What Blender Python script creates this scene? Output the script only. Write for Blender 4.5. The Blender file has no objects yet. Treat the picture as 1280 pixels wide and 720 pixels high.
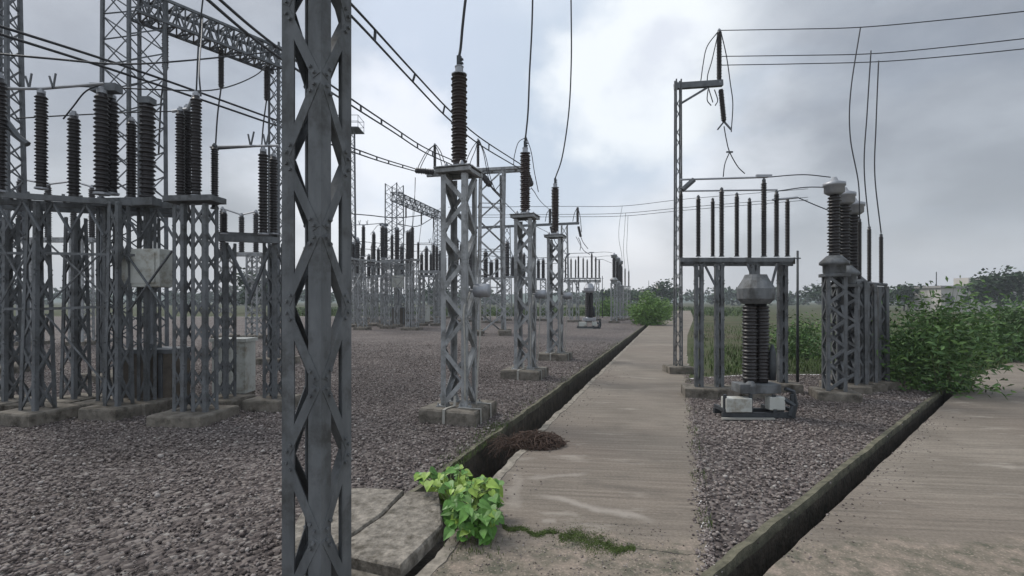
import bpy, math, random
import numpy as np
from mathutils import Vector, Matrix, noise
from mathutils.geometry import delaunay_2d_cdt
random.seed(7)
rng = np.random.default_rng(11)
scene = bpy.context.scene
COL = scene.collection
F = 620.0; HZ = 376.0; CH = 1.5
R = math.radians
V = Vector

# ------------------------------------------------------------------ frames of reference
def P(px, py, Y):            # a point at depth Y seen at photo position (px, py)
    return V(((px-640)/F*Y, Y, CH-(py-HZ)/F*Y))
def G(px, py):               # the ground point seen there
    Y = CH*F/(py-HZ)
    return V(((px-640)/F*Y, Y, 0))
ROADANG = math.atan(0.3355)  # the road runs this far to the right of straight ahead
ROT = -ROADANG

# ------------------------------------------------------------------ mesh helper
class MB:
    def __init__(s): s.v = []; s.f = []
    def add(s, vs, fs):
        n = len(s.v); s.v.extend([tuple(v) for v in vs]); s.f.extend([tuple(i+n for i in f) for f in fs]); return s
    def box(s, c, size, rz=0, M=None):
        x, y, z = size[0]/2, size[1]/2, size[2]/2
        vs = [V((a*x, b*y, d*z)) for a in (-1,1) for b in (-1,1) for d in (-1,1)]
        m = M if M is not None else Matrix.Rotation(rz, 4, 'Z')
        vs = [m @ v + V(c) for v in vs]
        return s.add(vs, [(0,1,3,2),(4,6,7,5),(0,4,5,1),(2,3,7,6),(0,2,6,4),(1,5,7,3)])
    def bar(s, a, b, w, h=None, up=None):
        a = V(a); b = V(b); h = h or w
        d = (b-a); 
        if d.length < 1e-6: return s
        d.normalize()
        u = V(up) if up is not None else (V((0,0,1)) if abs(d.z) < .95 else V((0,1,0)))
        x = d.cross(u)
        if x.length < 1e-4: x = d.cross(V((1,0,0)))
        x.normalize(); y = x.cross(d)
        vs = []
        for p in (a, b):
            for i, j in ((-1,-1),(1,-1),(1,1),(-1,1)): vs.append(p + x*(i*w/2) + y*(j*h/2))
        return s.add(vs, [(3,2,1,0),(4,5,6,7),(0,1,5,4),(1,2,6,5),(2,3,7,6),(3,0,4,7)])
    def angle(s, a, b, w, t, da, db):      # L section, heel on the line a-b, flanges along da and db
        a = V(a); b = V(b); d = (b-a).normalized()
        da = V(da); da = (da - d*da.dot(d)).normalized()
        db = V(db); db = (db - d*db.dot(d)); db = (db - da*db.dot(da)).normalized()
        prof = [(0,0),(w,0),(w,t),(t,t),(t,w),(0,w)]
        vs = [p + da*i + db*j for p in (a,b) for i, j in prof]
        fs = [tuple(range(6))[::-1], tuple(range(6,12))] + [(k,(k+1)%6,(k+1)%6+6,k+6) for k in range(6)]
        return s.add(vs, fs)
    def tube(s, pts, r, n=6, r1=None):
        pts = [V(p) for p in pts]; m = len(pts); vs = []; fs = []
        d0 = (pts[1]-pts[0]).normalized()
        x = d0.cross(V((0,0,1)) if abs(d0.z) < .9 else V((1,0,0))).normalized()
        for i, p in enumerate(pts):
            d = (pts[min(i+1,m-1)]-pts[max(i-1,0)])
            if d.length < 1e-9: d = d0
            d = d.normalized(); x = (x - d*x.dot(d))
            x = x.normalized() if x.length > 1e-6 else d.orthogonal().normalized()
            y = d.cross(x); rr = r if r1 is None else r+(r1-r)*i/(m-1)
            for k in range(n):
                a = 2*math.pi*k/n; vs.append(p + (x*math.cos(a)+y*math.sin(a))*rr)
        for i in range(m-1):
            for k in range(n):
                fs.append((i*n+k, i*n+(k+1)%n, (i+1)*n+(k+1)%n, (i+1)*n+k))
        fs.append(tuple(range(n))[::-1]); fs.append(tuple(range((m-1)*n, m*n)))
        return s.add(vs, fs)
    def lathe(s, base, prof, n=16, axis=(0,0,1)):
        q = V((0,0,1)).rotation_difference(V(axis).normalized()); vs = []; fs = []; m = len(prof)
        for r, z in prof:
            for k in range(n):
                a = 2*math.pi*k/n; vs.append(V(base) + q @ V((r*math.cos(a), r*math.sin(a), z)))
        for i in range(m-1):
            for k in range(n):
                fs.append((i*n+k, i*n+(k+1)%n, (i+1)*n+(k+1)%n, (i+1)*n+k))
        fs.append(tuple(range(n))[::-1]); fs.append(tuple(range((m-1)*n, m*n)))
        return s.add(vs, fs)
    def build(s, name, mat, parent=None, smooth=False, bevel=0):
        me = bpy.data.meshes.new(name); me.from_pydata(s.v, [], s.f); me.update()
        if mat: me.materials.append(mat)
        if smooth: me.polygons.foreach_set('use_smooth', [True]*len(me.polygons))
        o = bpy.data.objects.new(name, me); COL.objects.link(o)
        if parent is not None:
            o.parent = parent
            # geometry is written in world coordinates: bring it into the parent's frame
            me.transform(wmat(parent).inverted())
        if bevel:
            b = o.modifiers.new('b', 'BEVEL'); b.width = bevel; b.segments = 2; b.limit_method = 'ANGLE'
        return o
def wmat(o):
    m = Matrix.Translation(o.location) @ o.rotation_euler.to_matrix().to_4x4()
    return wmat(o.parent) @ m if o.parent else m
def tag(o, label=None, cat=None, group=None, kind=None):
    if label: o['label'] = label
    if cat: o['category'] = cat
    if group: o['group'] = group
    if kind: o['kind'] = kind
    return o
def empty(name, loc, label, cat, group=None, rz=0):
    o = bpy.data.objects.new(name, None); COL.objects.link(o); o.location = loc; o.rotation_euler = (0,0,rz)
    o.empty_display_size = .2
    return tag(o, label, cat, group)
def solo(mb, name, mat, label, cat, group=None, kind=None, smooth=False, bevel=0):
    return tag(mb.build(name, mat, None, smooth, bevel), label, cat, group, kind)

# ------------------------------------------------------------------ materials
def mat(name, col, rough=.6, metal=0., var=.25, scale=6., bump=.2, bscale=60., spec=.4, stain=None, stain_scale=1.5, bdist=.004, streak=0):
    m = bpy.data.materials.new(name); m.use_nodes = True; nt = m.node_tree; N = nt.nodes; L = nt.links
    b = N['Principled BSDF']; b.inputs['Roughness'].default_value = rough; b.inputs['Metallic'].default_value = metal
    b.inputs['Specular IOR Level'].default_value = spec
    tc = N.new('ShaderNodeTexCoord'); geo = N.new('ShaderNodeNewGeometry')
    n1 = N.new('ShaderNodeTexNoise'); n1.inputs['Scale'].default_value = scale; n1.inputs['Detail'].default_value = 8; n1.inputs['Roughness'].default_value = .65
    src = geo.outputs['Position']
    if streak:
        mp = N.new('ShaderNodeMapping'); mp.inputs['Scale'].default_value = (1,1,streak); L.new(src, mp.inputs['Vector']); L.new(mp.outputs[0], n1.inputs['Vector'])
    else: L.new(src, n1.inputs['Vector'])
    rp = N.new('ShaderNodeValToRGB'); c = col
    rp.color_ramp.elements[0].position = .3; rp.color_ramp.elements[1].position = .72
    rp.color_ramp.elements[0].color = (*[x*(1-var) for x in c], 1); rp.color_ramp.elements[1].color = (*[min(1,x*(1+var)) for x in c], 1)
    L.new(n1.outputs['Fac'], rp.inputs[0]); out = rp.outputs[0]
    if stain:
        n2 = N.new('ShaderNodeTexNoise'); n2.inputs['Scale'].default_value = stain_scale; n2.inputs['Detail'].default_value = 10; n2.inputs['Roughness'].default_value = .7
        L.new(src, n2.inputs['Vector'])
        r2 = N.new('ShaderNodeValToRGB'); r2.color_ramp.elements[0].position = .48; r2.color_ramp.elements[1].position = .66; L.new(n2.outputs['Fac'], r2.inputs[0])
        mx = N.new('ShaderNodeMix'); mx.data_type = 'RGBA'; L.new(r2.outputs[0], mx.inputs[0]); L.new(out, mx.inputs[6]); mx.inputs[7].default_value = (*stain, 1); out = mx.outputs[2]
    L.new(out, b.inputs['Base Color'])
    if bump:
        n3 = N.new('ShaderNodeTexNoise'); n3.inputs['Scale'].default_value = bscale; n3.inputs['Detail'].default_value = 6; L.new(src, n3.inputs['Vector'])
        bp = N.new('ShaderNodeBump'); bp.inputs['Strength'].default_value = bump; bp.inputs['Distance'].default_value = bdist; L.new(n3.outputs['Fac'], bp.inputs['Height']); L.new(bp.outputs[0], b.inputs['Normal'])
    return m
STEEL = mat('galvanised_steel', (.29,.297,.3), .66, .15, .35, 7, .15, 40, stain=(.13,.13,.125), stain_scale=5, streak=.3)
STEELN = mat('side_dimmed_steel', (.125,.132,.138), .7, .15, .4, 7, .15, 40, stain=(.06,.06,.058), stain_scale=5, streak=.3)  # same galvanised steel, dimming of the side areas put into its colour
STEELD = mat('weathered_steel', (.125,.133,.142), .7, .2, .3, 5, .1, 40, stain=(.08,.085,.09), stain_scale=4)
ALU = mat('dull_aluminium', (.3,.31,.33), .5, .5, .15, 8, .05, 60)
DARKM = mat('dark_metal', (.045,.05,.055), .5, .3, .3, 20, .1, 60)
PORC = mat('brown_porcelain', (.034,.022,.019), .42, 0, .3, 9, .06, 60, spec=.5)
PORCD = mat('dark_porcelain', (.016,.013,.013), .42, 0, .3, 9, .05, 60, spec=.5)
CABLE = mat('conductor_cable', (.03,.032,.036), .6, .2, .2, 30, 0)
BLOCK = mat('footing_concrete', (.165,.148,.125), .92, 0, .4, 9, .6, 90, stain=(.05,.044,.034), stain_scale=5, spec=.2)
SLAB = mat('slab_concrete', (.21,.19,.163), .93, 0, .55, 16, 1.0, 26, stain=(.085,.075,.06), stain_scale=11, spec=.2, bdist=.022)
KERB = mat('kerb_concrete', (.125,.118,.085), .93, 0, .45, 11, .9, 70, stain=(.06,.06,.045), stain_scale=3.5, spec=.2, bdist=.01)
STRAP = mat('earth_strap_metal', (.33,.32,.29), .6, .2, .15, 30, .1)
WHITEP = mat('cream_enamel', (.42,.43,.4), .5, 0, .12, 5, .05, stain=(.19,.165,.12), stain_scale=3.5, streak=.25)
RUST = mat('brown_board', (.09,.075,.06), .8, 0, .4, 5, .2)
MUD = mat('drain_mud', (.06,.05,.038), .85, 0, .6, 9, 1, 30, bdist=.02)
LEAF = mat('fresh_leaf', (.085,.2,.035), .5, 0, .35, 14, .1, 80, spec=.4)
LEAFY = mat('yellow_green_leaf', (.2,.31,.05), .5, 0, .25, 14, .1, 80)
BUSH = mat('bush_leaf', (.055,.115,.03), .6, 0, .5, 2.2, .1, 50)
BUSHF = mat('bright_bush_leaf', (.14,.25,.055), .6, 0, .4, 3, .1, 50)
BUSHL = mat('bush_leaf_light', (.1,.18,.045), .6, 0, .4, 3, .1, 50)
FARLEAF = mat('far_foliage', (.04,.065,.035), .8, 0, .5, .12, 0, spec=.1)
STEM = mat('stem', (.1,.12,.05), .7, 0, .3, 20, .1)
BARK = mat('bark', (.09,.07,.05), .9, 0, .3, 8, .3)
ROOT = mat('dry_roots', (.075,.048,.036), .9, 0, .5, 25, .1)
GRASS = mat('grass_blades', (.06,.092,.028), .7, 0, .5, 3, 0, spec=.2)
MOSS = mat('moss_grass', (.07,.1,.028), .8, 0, .5, 18, 0, spec=.2)
GROUND = mat('grassy_soil', (.055,.065,.032), .95, 0, .5, .35, .8, 5, stain=(.085,.07,.05), stain_scale=.15, spec=.1, bdist=.05)
HILL = mat('hill_scrub', (.05,.075,.05), .95, 0, .3, .02, 0, spec=.05)
WALLM = mat('pale_render', (.42,.4,.37), .85, 0, .12, .6, 0)
WALLB = mat('grey_render', (.28,.27,.26), .85, 0, .15, .6, 0)
GLASS = mat('window_glass', (.04,.05,.06), .2, 0, .2, 2, 0, spec=.6)
for lm in (LEAF, LEAFY):
    b = lm.node_tree.nodes['Principled BSDF']; b.inputs['Subsurface Weight'].default_value = 0
def gravel_mat(stone=False):
    m = bpy.data.materials.new('gravel_stone' if stone else 'gravel_bed'); m.use_nodes = True; nt = m.node_tree; N = nt.nodes; L = nt.links
    b = N['Principled BSDF']; b.inputs['Roughness'].default_value = .85; b.inputs['Specular IOR Level'].default_value = .25
    geo = N.new('ShaderNodeNewGeometry')
    rp = N.new('ShaderNodeValToRGB'); cr = rp.color_ramp
    kk_ = 1.25 if stone else .86
    cols = [(p_,tuple(x_*kk_ for x_ in c_)) for p_, c_ in [(0,(.046,.037,.034)),(.25,(.09,.074,.07)),(.5,(.133,.111,.104)),(.75,(.178,.153,.14)),(.95,(.215,.19,.178)),(1,(.29,.27,.25))]]
    cr.elements[0].position = 0; cr.elements[0].color = (*cols[0][1],1); cr.elements[1].position = 1; cr.elements[1].color = (*cols[-1][1],1)
    for p, c in cols[1:-1]: e = cr.elements.new(p); e.color = (*c,1)
    big = N.new('ShaderNodeTexNoise'); big.inputs['Scale'].default_value = .55; big.inputs['Detail'].default_value = 6; L.new(geo.outputs['Position'], big.inputs['Vector'])
    br = N.new('ShaderNodeMapRange'); br.inputs[1].default_value = .3; br.inputs[2].default_value = .7; br.inputs[3].default_value = .78; br.inputs[4].default_value = 1.16
    L.new(big.outputs['Fac'], br.inputs[0])
    if stone:
        L.new(geo.outputs['Random Per Island'], rp.inputs[0])
    else:
        mp = N.new('ShaderNodeMapping'); mp.inputs['Scale'].default_value = (1,1,1); L.new(geo.outputs['Position'], mp.inputs[0])
        vo = N.new('ShaderNodeTexVoronoi'); vo.inputs['Scale'].default_value = 26; L.new(mp.outputs[0], vo.inputs['Vector'])
        sp = N.new('ShaderNodeSeparateColor'); L.new(vo.outputs['Color'], sp.inputs[0]); L.new(sp.outputs[0], rp.inputs[0])
        bp = N.new('ShaderNodeBump'); bp.invert = True; bp.inputs['Strength'].default_value = 1; bp.inputs['Distance'].default_value = .03; L.new(vo.outputs['Distance'], bp.inputs['Height']); L.new(bp.outputs[0], b.inputs['Normal'])
    mx = N.new('ShaderNodeMix'); mx.data_type = 'RGBA'; mx.blend_type = 'MULTIPLY'; mx.inputs[0].default_value = 1
    L.new(rp.outputs[0], mx.inputs[6]); L.new(br.outputs[0], mx.inputs[7]); L.new(mx.outputs[2], b.inputs['Base Color'])
    return m
GRAVEL = gravel_mat(); STONE = gravel_mat(True)
def road_mat():
    m = bpy.data.materials.new('broomed_concrete'); m.use_nodes = True; nt = m.node_tree; N = nt.nodes; L = nt.links
    b = N['Principled BSDF']; b.inputs['Roughness'].default_value = .85; b.inputs['Specular IOR Level'].default_value = .3
    geo = N.new('ShaderNodeNewGeometry')
    rot = N.new('ShaderNodeMapping'); rot.vector_type = 'POINT'; rot.inputs['Rotation'].default_value = (0,0,ROADANG*.35); L.new(geo.outputs['Position'], rot.inputs[0])
    def nz(scale, vec=None, detail=8, rough=.6):
        n = N.new('ShaderNodeTexNoise'); n.inputs['Scale'].default_value = scale; n.inputs['Detail'].default_value = detail; n.inputs['Roughness'].default_value = rough
        L.new(vec or geo.outputs['Position'], n.inputs['Vector']); return n.outputs['Fac']
    def ramp(s, p0, p1, c0, c1):
        r = N.new('ShaderNodeValToRGB'); r.color_ramp.elements[0].position = p0; r.color_ramp.elements[1].position = p1
        r.color_ramp.elements[0].color = (*c0,1) if len(c0)==3 else c0; r.color_ramp.elements[1].color = (*c1,1); L.new(s, r.inputs[0]); return r.outputs[0]
    def mix(f, a, c, mode='MIX'):
        x = N.new('ShaderNodeMix'); x.data_type = 'RGBA'; x.blend_type = mode
        for inp, v in ((x.inputs[0], f), (x.inputs[6], a), (x.inputs[7], c)):
            if isinstance(v, (int, float)): inp.default_value = v
            elif isinstance(v, tuple): inp.default_value = (*v, 1)
            else: L.new(v, inp)
        return x.outputs[2]
    K = (0,0,0); W = (1,1,1)
    base = ramp(nz(1.1), .3, .7, (.14,.12,.098), (.225,.196,.162))
    base = mix(ramp(nz(.28), .45, .62, K, W), base, (.16,.132,.108), 'MIX')
    fine = ramp(nz(45, detail=10, rough=.75), .3, .7, (.68,.68,.68), (1.28,1.28,1.28)); base = mix(1., base, fine, 'MULTIPLY')
    st = N.new('ShaderNodeMapping'); st.inputs['Scale'].default_value = (.5, 16, 1); L.new(rot.outputs[0], st.inputs[0])
    streak = nz(1.6, st.outputs[0], 6, .6); base = mix(1., base, ramp(streak, .3, .7, (.72,.72,.72), (1.22,1.22,1.22)), 'MULTIPLY')
    st2 = N.new('ShaderNodeMapping'); st2.inputs['Scale'].default_value = (.9, 2.6, 1); st2.inputs['Location'].default_value = (4.3,1.9,0); L.new(rot.outputs[0], st2.inputs[0])
    base = mix(ramp(nz(1.3, st2.outputs[0], 9, .65), .585, .68, K, (.6,.6,.6)), base, (.31,.28,.24))      # pale worn patches
    base = mix(ramp(nz(2.1, st2.outputs[0], 9, .7), .56, .74, K, (.75,.75,.75)), base, (.1,.088,.075))   # dirt
    sp0 = N.new('ShaderNodeSeparateXYZ'); L.new(geo.outputs['Position'], sp0.inputs[0])
    def mm(op, a, b=0., c=None):
        x = N.new('ShaderNodeMath'); x.operation = op
        for i_, v_ in enumerate((a,b,c)):
            if v_ is None: continue
            if isinstance(v_, (int,float)): x.inputs[i_].default_value = v_
            else: L.new(v_, x.inputs[i_])
        return x.outputs[0]
    def seg(p, q, wd, amp, sc=4):
        d_ = (q-p); ln = d_.length; d_ = d_/ln
        t_ = mm('DIVIDE', mm('ADD', mm('MULTIPLY', mm('SUBTRACT', sp0.outputs[0], p.x), d_.x), mm('MULTIPLY', mm('SUBTRACT', sp0.outputs[1], p.y), d_.y)), ln)
        n_ = mm('ADD', mm('MULTIPLY', mm('SUBTRACT', sp0.outputs[0], p.x), -d_.y), mm('MULTIPLY', mm('SUBTRACT', sp0.outputs[1], p.y), d_.x))
        n_ = mm('ABSOLUTE', mm('ADD', n_, mm('MULTIPLY', mm('SUBTRACT', nz(sc, detail=8, rough=.65), .5), amp)))
        def sm(s_, a, b, c, e):
            r = N.new('ShaderNodeMapRange'); r.interpolation_type = 'SMOOTHSTEP'; L.new(s_, r.inputs[0])
            for i_, v_ in enumerate((a,b,c,e)): r.inputs[i_+1].default_value = v_
            return r.outputs[0]
        return mm('MULTIPLY', sm(n_, 0, wd, 1, 0), sm(mm('ABSOLUTE', mm('SUBTRACT', t_, .5)), .3, .55, 1, 0))
    for p_, q_, w_, am_, k_ in ((G(672,618), G(822,652), .075, .22, .75), (G(655,598), G(735,592), .06, .2, .55), (G(676,651), G(696,651), .05, .06, .6), (G(648,590), G(640,640), .09, .3, .4), (G(770,470), G(826,474), .12, .3, .4), (G(800,450), G(700,452), .2, .4, .25)):
        base = mix(mm('MULTIPLY', seg(p_, q_, w_, am_), k_), base, (.30,.27,.235))
    for p_, q_, w_, am_, k_ in ((G(640,560), G(600,625), .16, .4, .45), (G(700,400), G(640,575), .12, .3, .35), (G(720,600), G(842,620), .12, .3, .35)):
        base = mix(mm('MULTIPLY', seg(p_, q_, w_, am_), k_), base, (.075,.065,.055))
    crack = mix(mm('MULTIPLY', seg(G(780,684), G(900,696), .008, .14, 5), 1.), (0,0,0), (1,1,1))
    # cracked and greenish broken concrete near the viewer's feet (rough patch in the place itself, t along y)
    sp = N.new('ShaderNodeSeparateXYZ'); L.new(geo.outputs['Position'], sp.inputs[0])
    ad = N.new('ShaderNodeMath'); ad.operation = 'MULTIPLY_ADD'; L.new(nz(2.5), ad.inputs[0]); ad.inputs[1].default_value = .7; L.new(sp.outputs[1], ad.inputs[2])
    patch = N.new('ShaderNodeMapRange'); patch.inputs[1].default_value = 3.52; patch.inputs[2].default_value = 3.38; L.new(ad.outputs[0], patch.inputs[0])
    rough_c = mix(1., ramp(nz(7, detail=10, rough=.7), .35, .68, (.09,.09,.065), (.31,.25,.205)), fine, 'MULTIPLY')
    vo = N.new('ShaderNodeTexVoronoi'); vo.inputs['Scale'].default_value = 42; L.new(geo.outputs['Position'], vo.inputs['Vector'])
    rough_c = mix(ramp(vo.outputs['Distance'], .12, .3, (.55,.55,.55), K), rough_c, (.42,.34,.28))
    base = mix(patch.outputs[0], base, rough_c)
    base = mix(crack, base, (.02,.018,.015))
    L.new(base, b.inputs['Base Color'])
    bp = N.new('ShaderNodeBump'); bp.inputs['Strength'].default_value = .55; bp.inputs['Distance'].default_value = .012; L.new(streak, bp.inputs['Height'])
    bp2 = N.new('ShaderNodeBump'); bp2.inputs['Strength'].default_value = .5; bp2.inputs['Distance'].default_value = .006; L.new(nz(60, detail=8, rough=.7), bp2.inputs['Height']); L.new(bp.outputs[0], bp2.inputs['Normal'])
    bp3 = N.new('ShaderNodeBump'); bp3.inputs['Distance'].default_value = .03; L.new(patch.outputs[0], bp3.inputs['Strength']); L.new(nz(9, detail=8, rough=.7), bp3.inputs['Height']); L.new(bp2.outputs[0], bp3.inputs['Normal'])
    L.new(bp3.outputs[0], b.inputs['Normal'])
    return m
ROAD = road_mat()

# ------------------------------------------------------------------ ground zones, cut as one sheet
def jit(pts, amp, step, ymax=14):
    out = []
    for a, b in zip(pts, pts[1:]):
        L = (b-a).length; near = min(a.y, b.y) < ymax
        n = max(1, int(L/step)) if near else max(1, int(L/2))
        nrm = V((-(b-a).y, (b-a).x, 0)).normalized()
        for i in range(n):
            p = a.lerp(b, i/n)
            if i or out:
                k = noise.noise(V((p.x*3.1, p.y*3.1, 7)))*1.1 + noise.noise(V((p.x*13, p.y*13, 3)))*.6
                p = p + nrm*amp*k
            out.append(p)
    out.append(pts[-1]); return out
Lpts = [G(810,403.75), G(638,530), V((-1.36,2.05,0)), V((-2.7,-2.0,0))]
Rpts = [G(813.5,404.5), G(675.5,536), G(612,602), G(592,640), G(562,675), G(524,720), V((-1.12,1.6,0)), V((-2.3,-2.0,0))]
L1 = jit(Lpts, .02, .08); R1 = jit(Rpts, .025, .06)
edge2L = [V((.93,2.5,0)), G(893,720), G(1140,520), G(1140,520)+(G(1140,520)-G(893,720))*.95]
edge2R = [V((1.15,2.48,0)), G(953,720), G(1164,520), G(1164,520)+(G(1164,520)-G(953,720))*.98]
L2 = jit(edge2L, .008, .1); R2 = jit(edge2R, .01, .1)
def rline(c, Y): return V((.3355*Y+c, Y, 0))
road1 = R1[::-1] + [rline(-1.55,75), rline(1.9,75), rline(1.2,40), rline(.4,22)] + jit([rline(.24,14), rline(.16,2.55)], .05, .07) + [V((.98,2.46,0)), V((1.15,2.44,0)), V((2.5,-2.0,0))]
far2 = R2[-1]
road2 = R2 + [far2+V((9,6.5,0)), far2+V((13,5,0)), V((9.0,2.0,0)), V((7,-2,0)), V((2.5,-2,0))]
yard = [V((-45,-3,0)), V((-45,47,0)), V((5.5,47,0)), rline(-.9,44), rline(-1.55,36)] + []
yardL = [V((-45,-3,0)), V((-45,47,0)), V((12.5,47,0)), L1[0]] + L1[1:] + [V((-2.7,-3,0))]
wedge = [rline(-.3,2.55), rline(-.3,9.4), V((5.0,10.2,0)), L2[-1]] + L2[::-1][1:]
polys = {'d1': L1 + R1[::-1], 'd2': L2 + R2[::-1], 'r1': road1, 'r2': road2, 'y': yardL, 'w': wedge,
         'o': [V((-900,-60,0)), V((900,-60,0)), V((900,900,0)), V((-900,900,0))]}
def inside(pt, poly):
    x, y = pt; c = False; n = len(poly); j = n-1
    for i in range(n):
        xi, yi, xj, yj = poly[i].x, poly[i].y, poly[j].x, poly[j].y
        if (yi > y) != (yj > y) and x < (xj-xi)*(y-yi)/(yj-yi)+xi: c = not c
        j = i
    return c
vs2 = []; es = []
for pl in polys.values():
    n0 = len(vs2); vs2 += [V((p.x, p.y)) for p in pl]; es += [(n0+i, n0+(i+1) % len(pl)) for i in range(len(pl))]
cv, ce, cf, *_ = delaunay_2d_cdt(vs2, es, [], 0, 1e-4)
def zone(x, y):
    if inside((x,y), polys['d1']) or inside((x,y), polys['d2']): return 'drain'
    if inside((x,y), polys['r1']) or inside((x,y), polys['r2']): return 'road'
    if inside((x,y), polys['y']) or inside((x,y), polys['w']): return 'gravel'
    return 'ground'
zn = {'road': MB(), 'gravel': MB(), 'ground': MB()}
for f in cf:
    c = sum((cv[i] for i in f), V((0,0)))/len(f); z = zone(c.x, c.y)
    if z == 'drain' or not inside((c.x,c.y), polys['o']): continue
    zz = {'road': 0.0, 'gravel': -.012, 'ground': -.004}[z]
    zn[z].add([V((cv[i].x, cv[i].y, zz)) for i in f], [tuple(range(len(f)))])
solo(zn['road'], 'road', ROAD, None, None, kind='structure')
solo(zn['gravel'], 'gravel_ground', GRAVEL, None, None, kind='structure')
solo(zn['ground'], 'ground', GROUND, None, None, kind='structure')
# drains
def offs(pts, d):
    out = []
    for i, p in enumerate(pts):
        a = pts[max(i-1,0)]; b = pts[min(i+1,len(pts)-1)]; t = (b-a).normalized(); out.append(p + V((-t.y, t.x, 0))*d)
    return out
def wall(m, pts, z0, z1, flip=False):
    n = len(pts); vs = [V((p.x,p.y,z0)) for p in pts] + [V((p.x,p.y,z1)) for p in pts]
    m.add(vs, [(i,i+1,n+i+1,n+i) if not flip else (n+i,n+i+1,i+1,i) for i in range(n-1)])
DEP = -.42
def drain(Lp, Rp, side):
    w = MB(); wall(w, Lp, DEP, -.012 ); wall(w, Rp, DEP, 0)
    for a, b in ((Lp[0], Rp[0]), (Lp[-1], Rp[-1])): w.add([V((a.x,a.y,DEP)), V((b.x,b.y,DEP)), V((b.x,b.y,0)), V((a.x,a.y,0))], [(0,1,2,3)])
    w.add([V((p.x,p.y,DEP+.0)) for p in Lp+Rp[::-1]], [tuple(range(len(Lp)+len(Rp)))])
    solo(w, 'drain_channel', MUD, None, None, kind='structure')
    # raised concrete lip on the gravel side
    inner = offs(Lp, -side*.004); outer = offs(Lp, side*.055); k = MB(); n = len(Lp)
    h = [.022+.008*noise.noise(V((p.x*2, p.y*2, 1))) + .008*noise.noise(V((p.x*14, p.y*14, 1))) for p in Lp]
    vs = [V((p.x,p.y,-.05)) for p in inner] + [V((p.x,p.y,h[i])) for i, p in enumerate(inner)] + [V((p.x,p.y,h[i]-.012)) for i, p in enumerate(outer)] + [V((p.x,p.y,-.05)) for p in outer]
    fs = []
    for i in range(n-1):
        for q in range(3): fs.append((q*n+i, q*n+i+1, (q+1)*n+i+1, (q+1)*n+i))
    k.add(vs, fs); solo(k, 'kerb', KERB, None, None, kind='structure')
drain(L1, R1, -1); drain(L2, R2, 1)
lipR = MB(); a = offs(R1, -.003*-1); 
# pale worn arris along the road side of the drain
inn = offs(R1, .0); n = len(R1)
o1 = offs(R1, -.003); o2 = offs(R1, .07)
hh = [.007+.006*noise.noise(V((p.x*6,p.y*6,5))) for p in R1]
lipR.add([V((p.x,p.y,-.09)) for p in o1]+[V((p.x,p.y,hh[i])) for i,p in enumerate(o1)]+[V((p.x,p.y,hh[i]-.002)) for i,p in enumerate(o2)]+[V((p.x,p.y,-.02)) for p in o2],
         [(q*n+i, q*n+i+1, (q+1)*n+i+1, (q+1)*n+i) for i in range(n-1) for q in range(3)])
solo(lipR, 'road_edge', mat('road_edge_concrete', (.24,.215,.18), .9, 0, .5, 12, .6, 60, stain=(.12,.11,.09), stain_scale=4, spec=.2), None, None, kind='structure')

# ------------------------------------------------------------------ loose gravel
ico_t = (1+5**.5)/2
IV = np.array([(-1,ico_t,0),(1,ico_t,0),(-1,-ico_t,0),(1,-ico_t,0),(0,-1,ico_t),(0,1,ico_t),(0,-1,-ico_t),(0,1,-ico_t),(ico_t,0,-1),(ico_t,0,1),(-ico_t,0,-1),(-ico_t,0,1)])
IV /= np.linalg.norm(IV[0])
IF = np.array([(0,11,5),(0,5,1),(0,1,7),(0,7,10),(0,10,11),(1,5,9),(5,11,4),(11,10,2),(10,7,6),(7,1,8),(3,9,4),(3,4,2),(3,2,6),(3,6,8),(3,8,9),(4,9,5),(2,4,11),(6,2,10),(8,6,7),(9,8,1)])
def stones(name, pts, rad, material, flat=.7):
    n = len(pts); q = rng.normal(size=(n,4)); q /= np.linalg.norm(q,axis=1)[:,None]
    w,x,y,z = q.T
    Rm = np.stack([1-2*(y*y+z*z),2*(x*y-z*w),2*(x*z+y*w),2*(x*y+z*w),1-2*(x*x+z*z),2*(y*z-x*w),2*(x*z-y*w),2*(y*z+x*w),1-2*(x*x+y*y)],1).reshape(n,3,3)
    sc = rng.uniform(.55,1.15,(n,1,3)); jt = 1+rng.uniform(-.22,.22,(n,12,1))
    v = (IV[None]*jt*sc); v = np.einsum('nij,nkj->nki', Rm, v)*rad[:,None,None]; v[:,:,2] *= flat
    v += pts[:,None,:]
    f = (IF[None] + (np.arange(n)*12)[:,None,None]).reshape(-1,3)
    me = bpy.data.meshes.new(name); V_ = v.reshape(-1,3)
    me.vertices.add(len(V_)); me.vertices.foreach_set('co', V_.astype(np.float32).ravel())
    me.loops.add(f.size); me.loops.foreach_set('vertex_index', f.ravel().astype(np.int32))
    me.polygons.add(len(f)); me.polygons.foreach_set('loop_start', np.arange(0,f.size,3,dtype=np.int32)); me.polygons.foreach_set('loop_total', np.full(len(f),3,dtype=np.int32))
    me.materials.append(material); me.update(calc_edges=True)
    o = bpy.data.objects.new(name, me); COL.objects.link(o); return o
def ins_np(x, y, poly):
    c = np.zeros(len(x), bool); n = len(poly); j = n-1
    for i in range(n):
        xi, yi, xj, yj = poly[i].x, poly[i].y, poly[j].x, poly[j].y
        if yi != yj: c ^= ((yi > y) != (yj > y)) & (x < (xj-xi)*(y-yi)/(yj-yi)+xi)
        j = i
    return c
N0 = 980000
yy = rng.uniform(2.2, 19, N0); xx = rng.uniform(-1.12, 1.12, N0)*(yy+.6)
keep = rng.uniform(size=N0) < (yy/19)*np.clip(1.45-yy/13, .0, 1)
xx, yy = xx[keep], yy[keep]
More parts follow.
